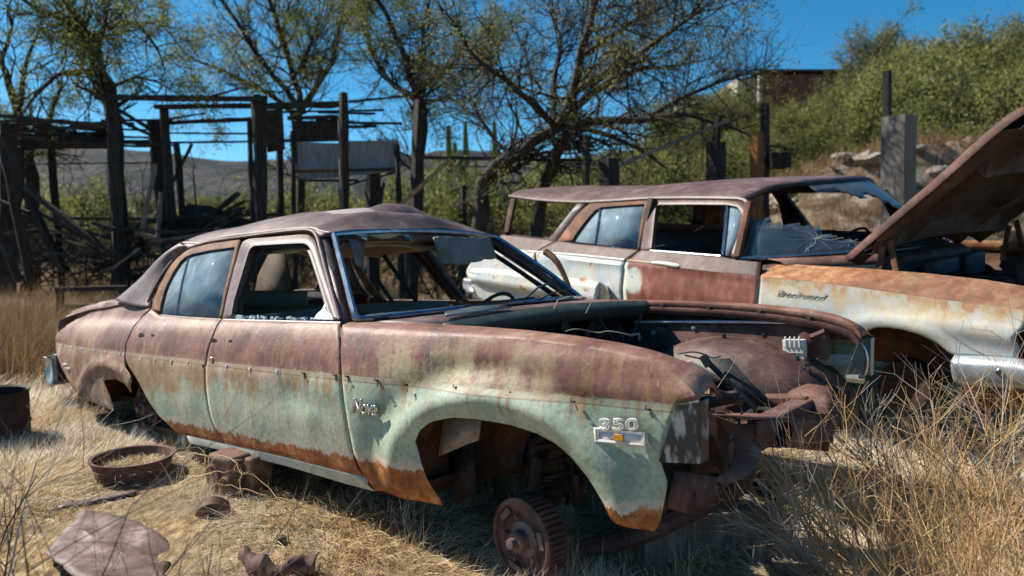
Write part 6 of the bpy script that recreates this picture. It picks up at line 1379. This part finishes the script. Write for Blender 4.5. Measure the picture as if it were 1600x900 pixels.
# low dark cart frame behind the tail
a, b_ = at(88, 452, 8.2), at(198, 450, 8.2); mb = MB(); mb.beam(a, b_, .07, .05, 4, .1); mb.beam(a + Vector((.02, .02, -.2)), b_ + Vector((0, .02, -.2)), .05, .05, 4, .1)
for t in (.05, .95): p = a.lerp(b_, t); mb.beam(p, Vector((p.x, p.y, 0)), .06, .06, 2, .1)
o = mb.build('low_rail', M['rust_d'], smooth=False); tag(o, 'low dark rusty rail in the weeds behind the sedan trunk', 'rail')
# ------------------------------------------------------------------ dry shrubs and stems
def shrub(name, label, x, y, stems, L, spread, mats, seed, dep=2, r=.0035, lean=(0, 0), kids=(2, 4), wig=.16, group=None, fan=.55, up=.02, z0=0, ratio=.62):
    root = empty(name, Matrix.Translation((x, y, z0)), label=label, cat='dry shrub', group=group); rr = random.Random(seed); bs = [Br(seed + i) for i in range(len(mats))]
    for i in range(stems):
        b = bs[rr.randrange(len(bs))]; a = rr.uniform(0, 6.283); q = rr.random() ** .5 * spread; d = Vector((lean[0] + math.cos(a) * fan * rr.uniform(.3, 1), lean[1] + math.sin(a) * fan * rr.uniform(.3, 1), 1))
        b.grow(Vector((math.cos(a) * q, math.sin(a) * q, 0)), d, L * rr.uniform(.55, 1.1), r * rr.uniform(.7, 1.3), dep, up, wig, 5, kids, ratio, 0, .75)
    for b, m_, nm in zip(bs, mats, ('stem', 'stem', 'stem')):
        if b.mb.v: b.mb.build(nm, M[m_], root, auto=180)
    return root
shrub('dry_shrub', 'dense tan dry shrub filling the lower right corner', 1.35, 1.95, 60, .44, .36, ('stem', 'stem', 'stem_f'), 101, 2, .0034, (-.05, .05), kids=(3, 5))
shrub('dry_shrub', 'tan and grey dry shrub at the right edge in front of the wagon bumper', 2.2, 2.6, 60, .44, .42, ('stem', 'stem_g', 'stem_f'), 102, 2, .0042, (-.15, 0), kids=(3, 5))
shrub('dry_shrub', 'leaning dry shrub arching left in front of the chrome bumper', 1.72, 2.75, 30, .46, .24, ('stem', 'stem_g'), 103, 2, .0044, (-.35, 0), kids=(3, 5))
shrub('dry_shrub', 'dry shrub between the two cars below the wagon front wheel arch', 1.85, 3.35, 16, .34, .2, ('stem', 'stem_g'), 104, 2, .0042, (-.1, 0), kids=(3, 4))
shrub('dry_shrub', 'low grey thorny twigs in front of the sedan frame at the right', 1.12, 2.45, 26, .42, .16, ('stem_g', 'stem'), 105, 2, .0034, (-.75, -.1), kids=(3, 5), fan=.5)
shrub('dry_shrub', 'fine brown dead shrub in the right foreground under the tan one', 1.15, 2.1, 46, .26, .22, ('stem_f', 'stem_f'), 106, 2, .002, (0, 0), kids=(3, 5))
shrub('bare_weed', 'tall dark leafless weed in the left foreground corner', -1.02, 1.50, 12, .62, .05, ('stem_d',), 111, 2, .0026, (-.05, 0), kids=(2, 3), fan=.38)
shrub('bare_weed', 'dark twiggy weed rising beside the sheet metal', -.74, 1.62, 8, .42, .05, ('stem_d',), 112, 2, .0022, (.05, 0), kids=(2, 3), fan=.5)
shrub('bare_weed', 'thin dark weed at the left edge in front of the rusty drum', -1.55, 2.05, 12, .60, .08, ('stem_d', 'stem_g'), 113, 2, .003, (0, 0), kids=(2, 4), fan=.5)
shrub('bare_weed', 'low fine twigs on the bare soil at lower left', -.98, 1.82, 22, .16, .10, ('stem_d',), 114, 2, .0016, (0, 0), kids=(3, 4), fan=1.0)
# thorny dead branch on the grass below the sill
root = empty('dead_branch', Matrix.Translation(gp(560, 800)), label='long thorny dead branch lying on the grass below the sedan sill', cat='branch'); o0 = root.matrix_world.translation
mb = MB(); rr = random.Random(6)
def thorny(P, r0):
    pts = smoothed([gp(x, y, z) - o0 for x, y, z in P], 2); m = len(pts); pts = [p + Vector([rr.gauss(0, .004) for _ in range(3)]) for p in pts]; mb.tube(pts, [r0 * .6 * (1 - .7 * i / m) for i in range(m)], 5, cap=False)
    for i in range(1, m - 1):
        for _ in range(rr.randint(0, 3)): d = Vector([rr.gauss(0, 1) for _ in range(3)]).normalized(); mb.tube([pts[i], pts[i] + d * rr.uniform(.015, .05)], [.0018, .0006], 3, cap=False)
thorny([(600, 800, .02), (520, 815, .03), (470, 790, .08), (420, 775, .12), (380, 765, .14), (330, 755, .16)], .008); thorny([(470, 790, .08), (430, 810, .05), (395, 800, .03), (350, 815, .02)], .005)
thorny([(275, 715, .16), (320, 708, .20), (365, 712, .20), (375, 745, .14), (378, 790, .05)], .0055); thorny([(300, 745, .10), (345, 735, .15), (400, 740, .12), (455, 800, .03)], .0045); thorny([(310, 850, .02), (400, 850, .02), (470, 838, .02), (540, 810, .03)], .004); thorny([(270, 700, .12), (330, 700, .1), (300, 780, .02)], .004)
mb.build('wood', M['stem'], root)
# ------------------------------------------------------------------ look-alikes told apart by their order from the left
from collections import defaultdict
dd_ = defaultdict(list)
for o in col.objects:
    if o.parent is None and o.get('label'): dd_[o['label']].append(o)
ORD = ['leftmost', 'second from left', 'third from left', 'fourth from left', 'fifth from left', 'sixth from left', 'seventh from left', 'eighth from left', 'ninth from left', 'tenth from left']
for lb, os_ in dd_.items():
    if len(os_) > 1:
        os_.sort(key=lambda o: o.location.x / max(o.location.y, .1))
        for i, o in enumerate(os_): o['label'] = lb + ', ' + (ORD[i] if i < len(os_) - 1 or i == 0 else 'rightmost') if i < 10 else lb
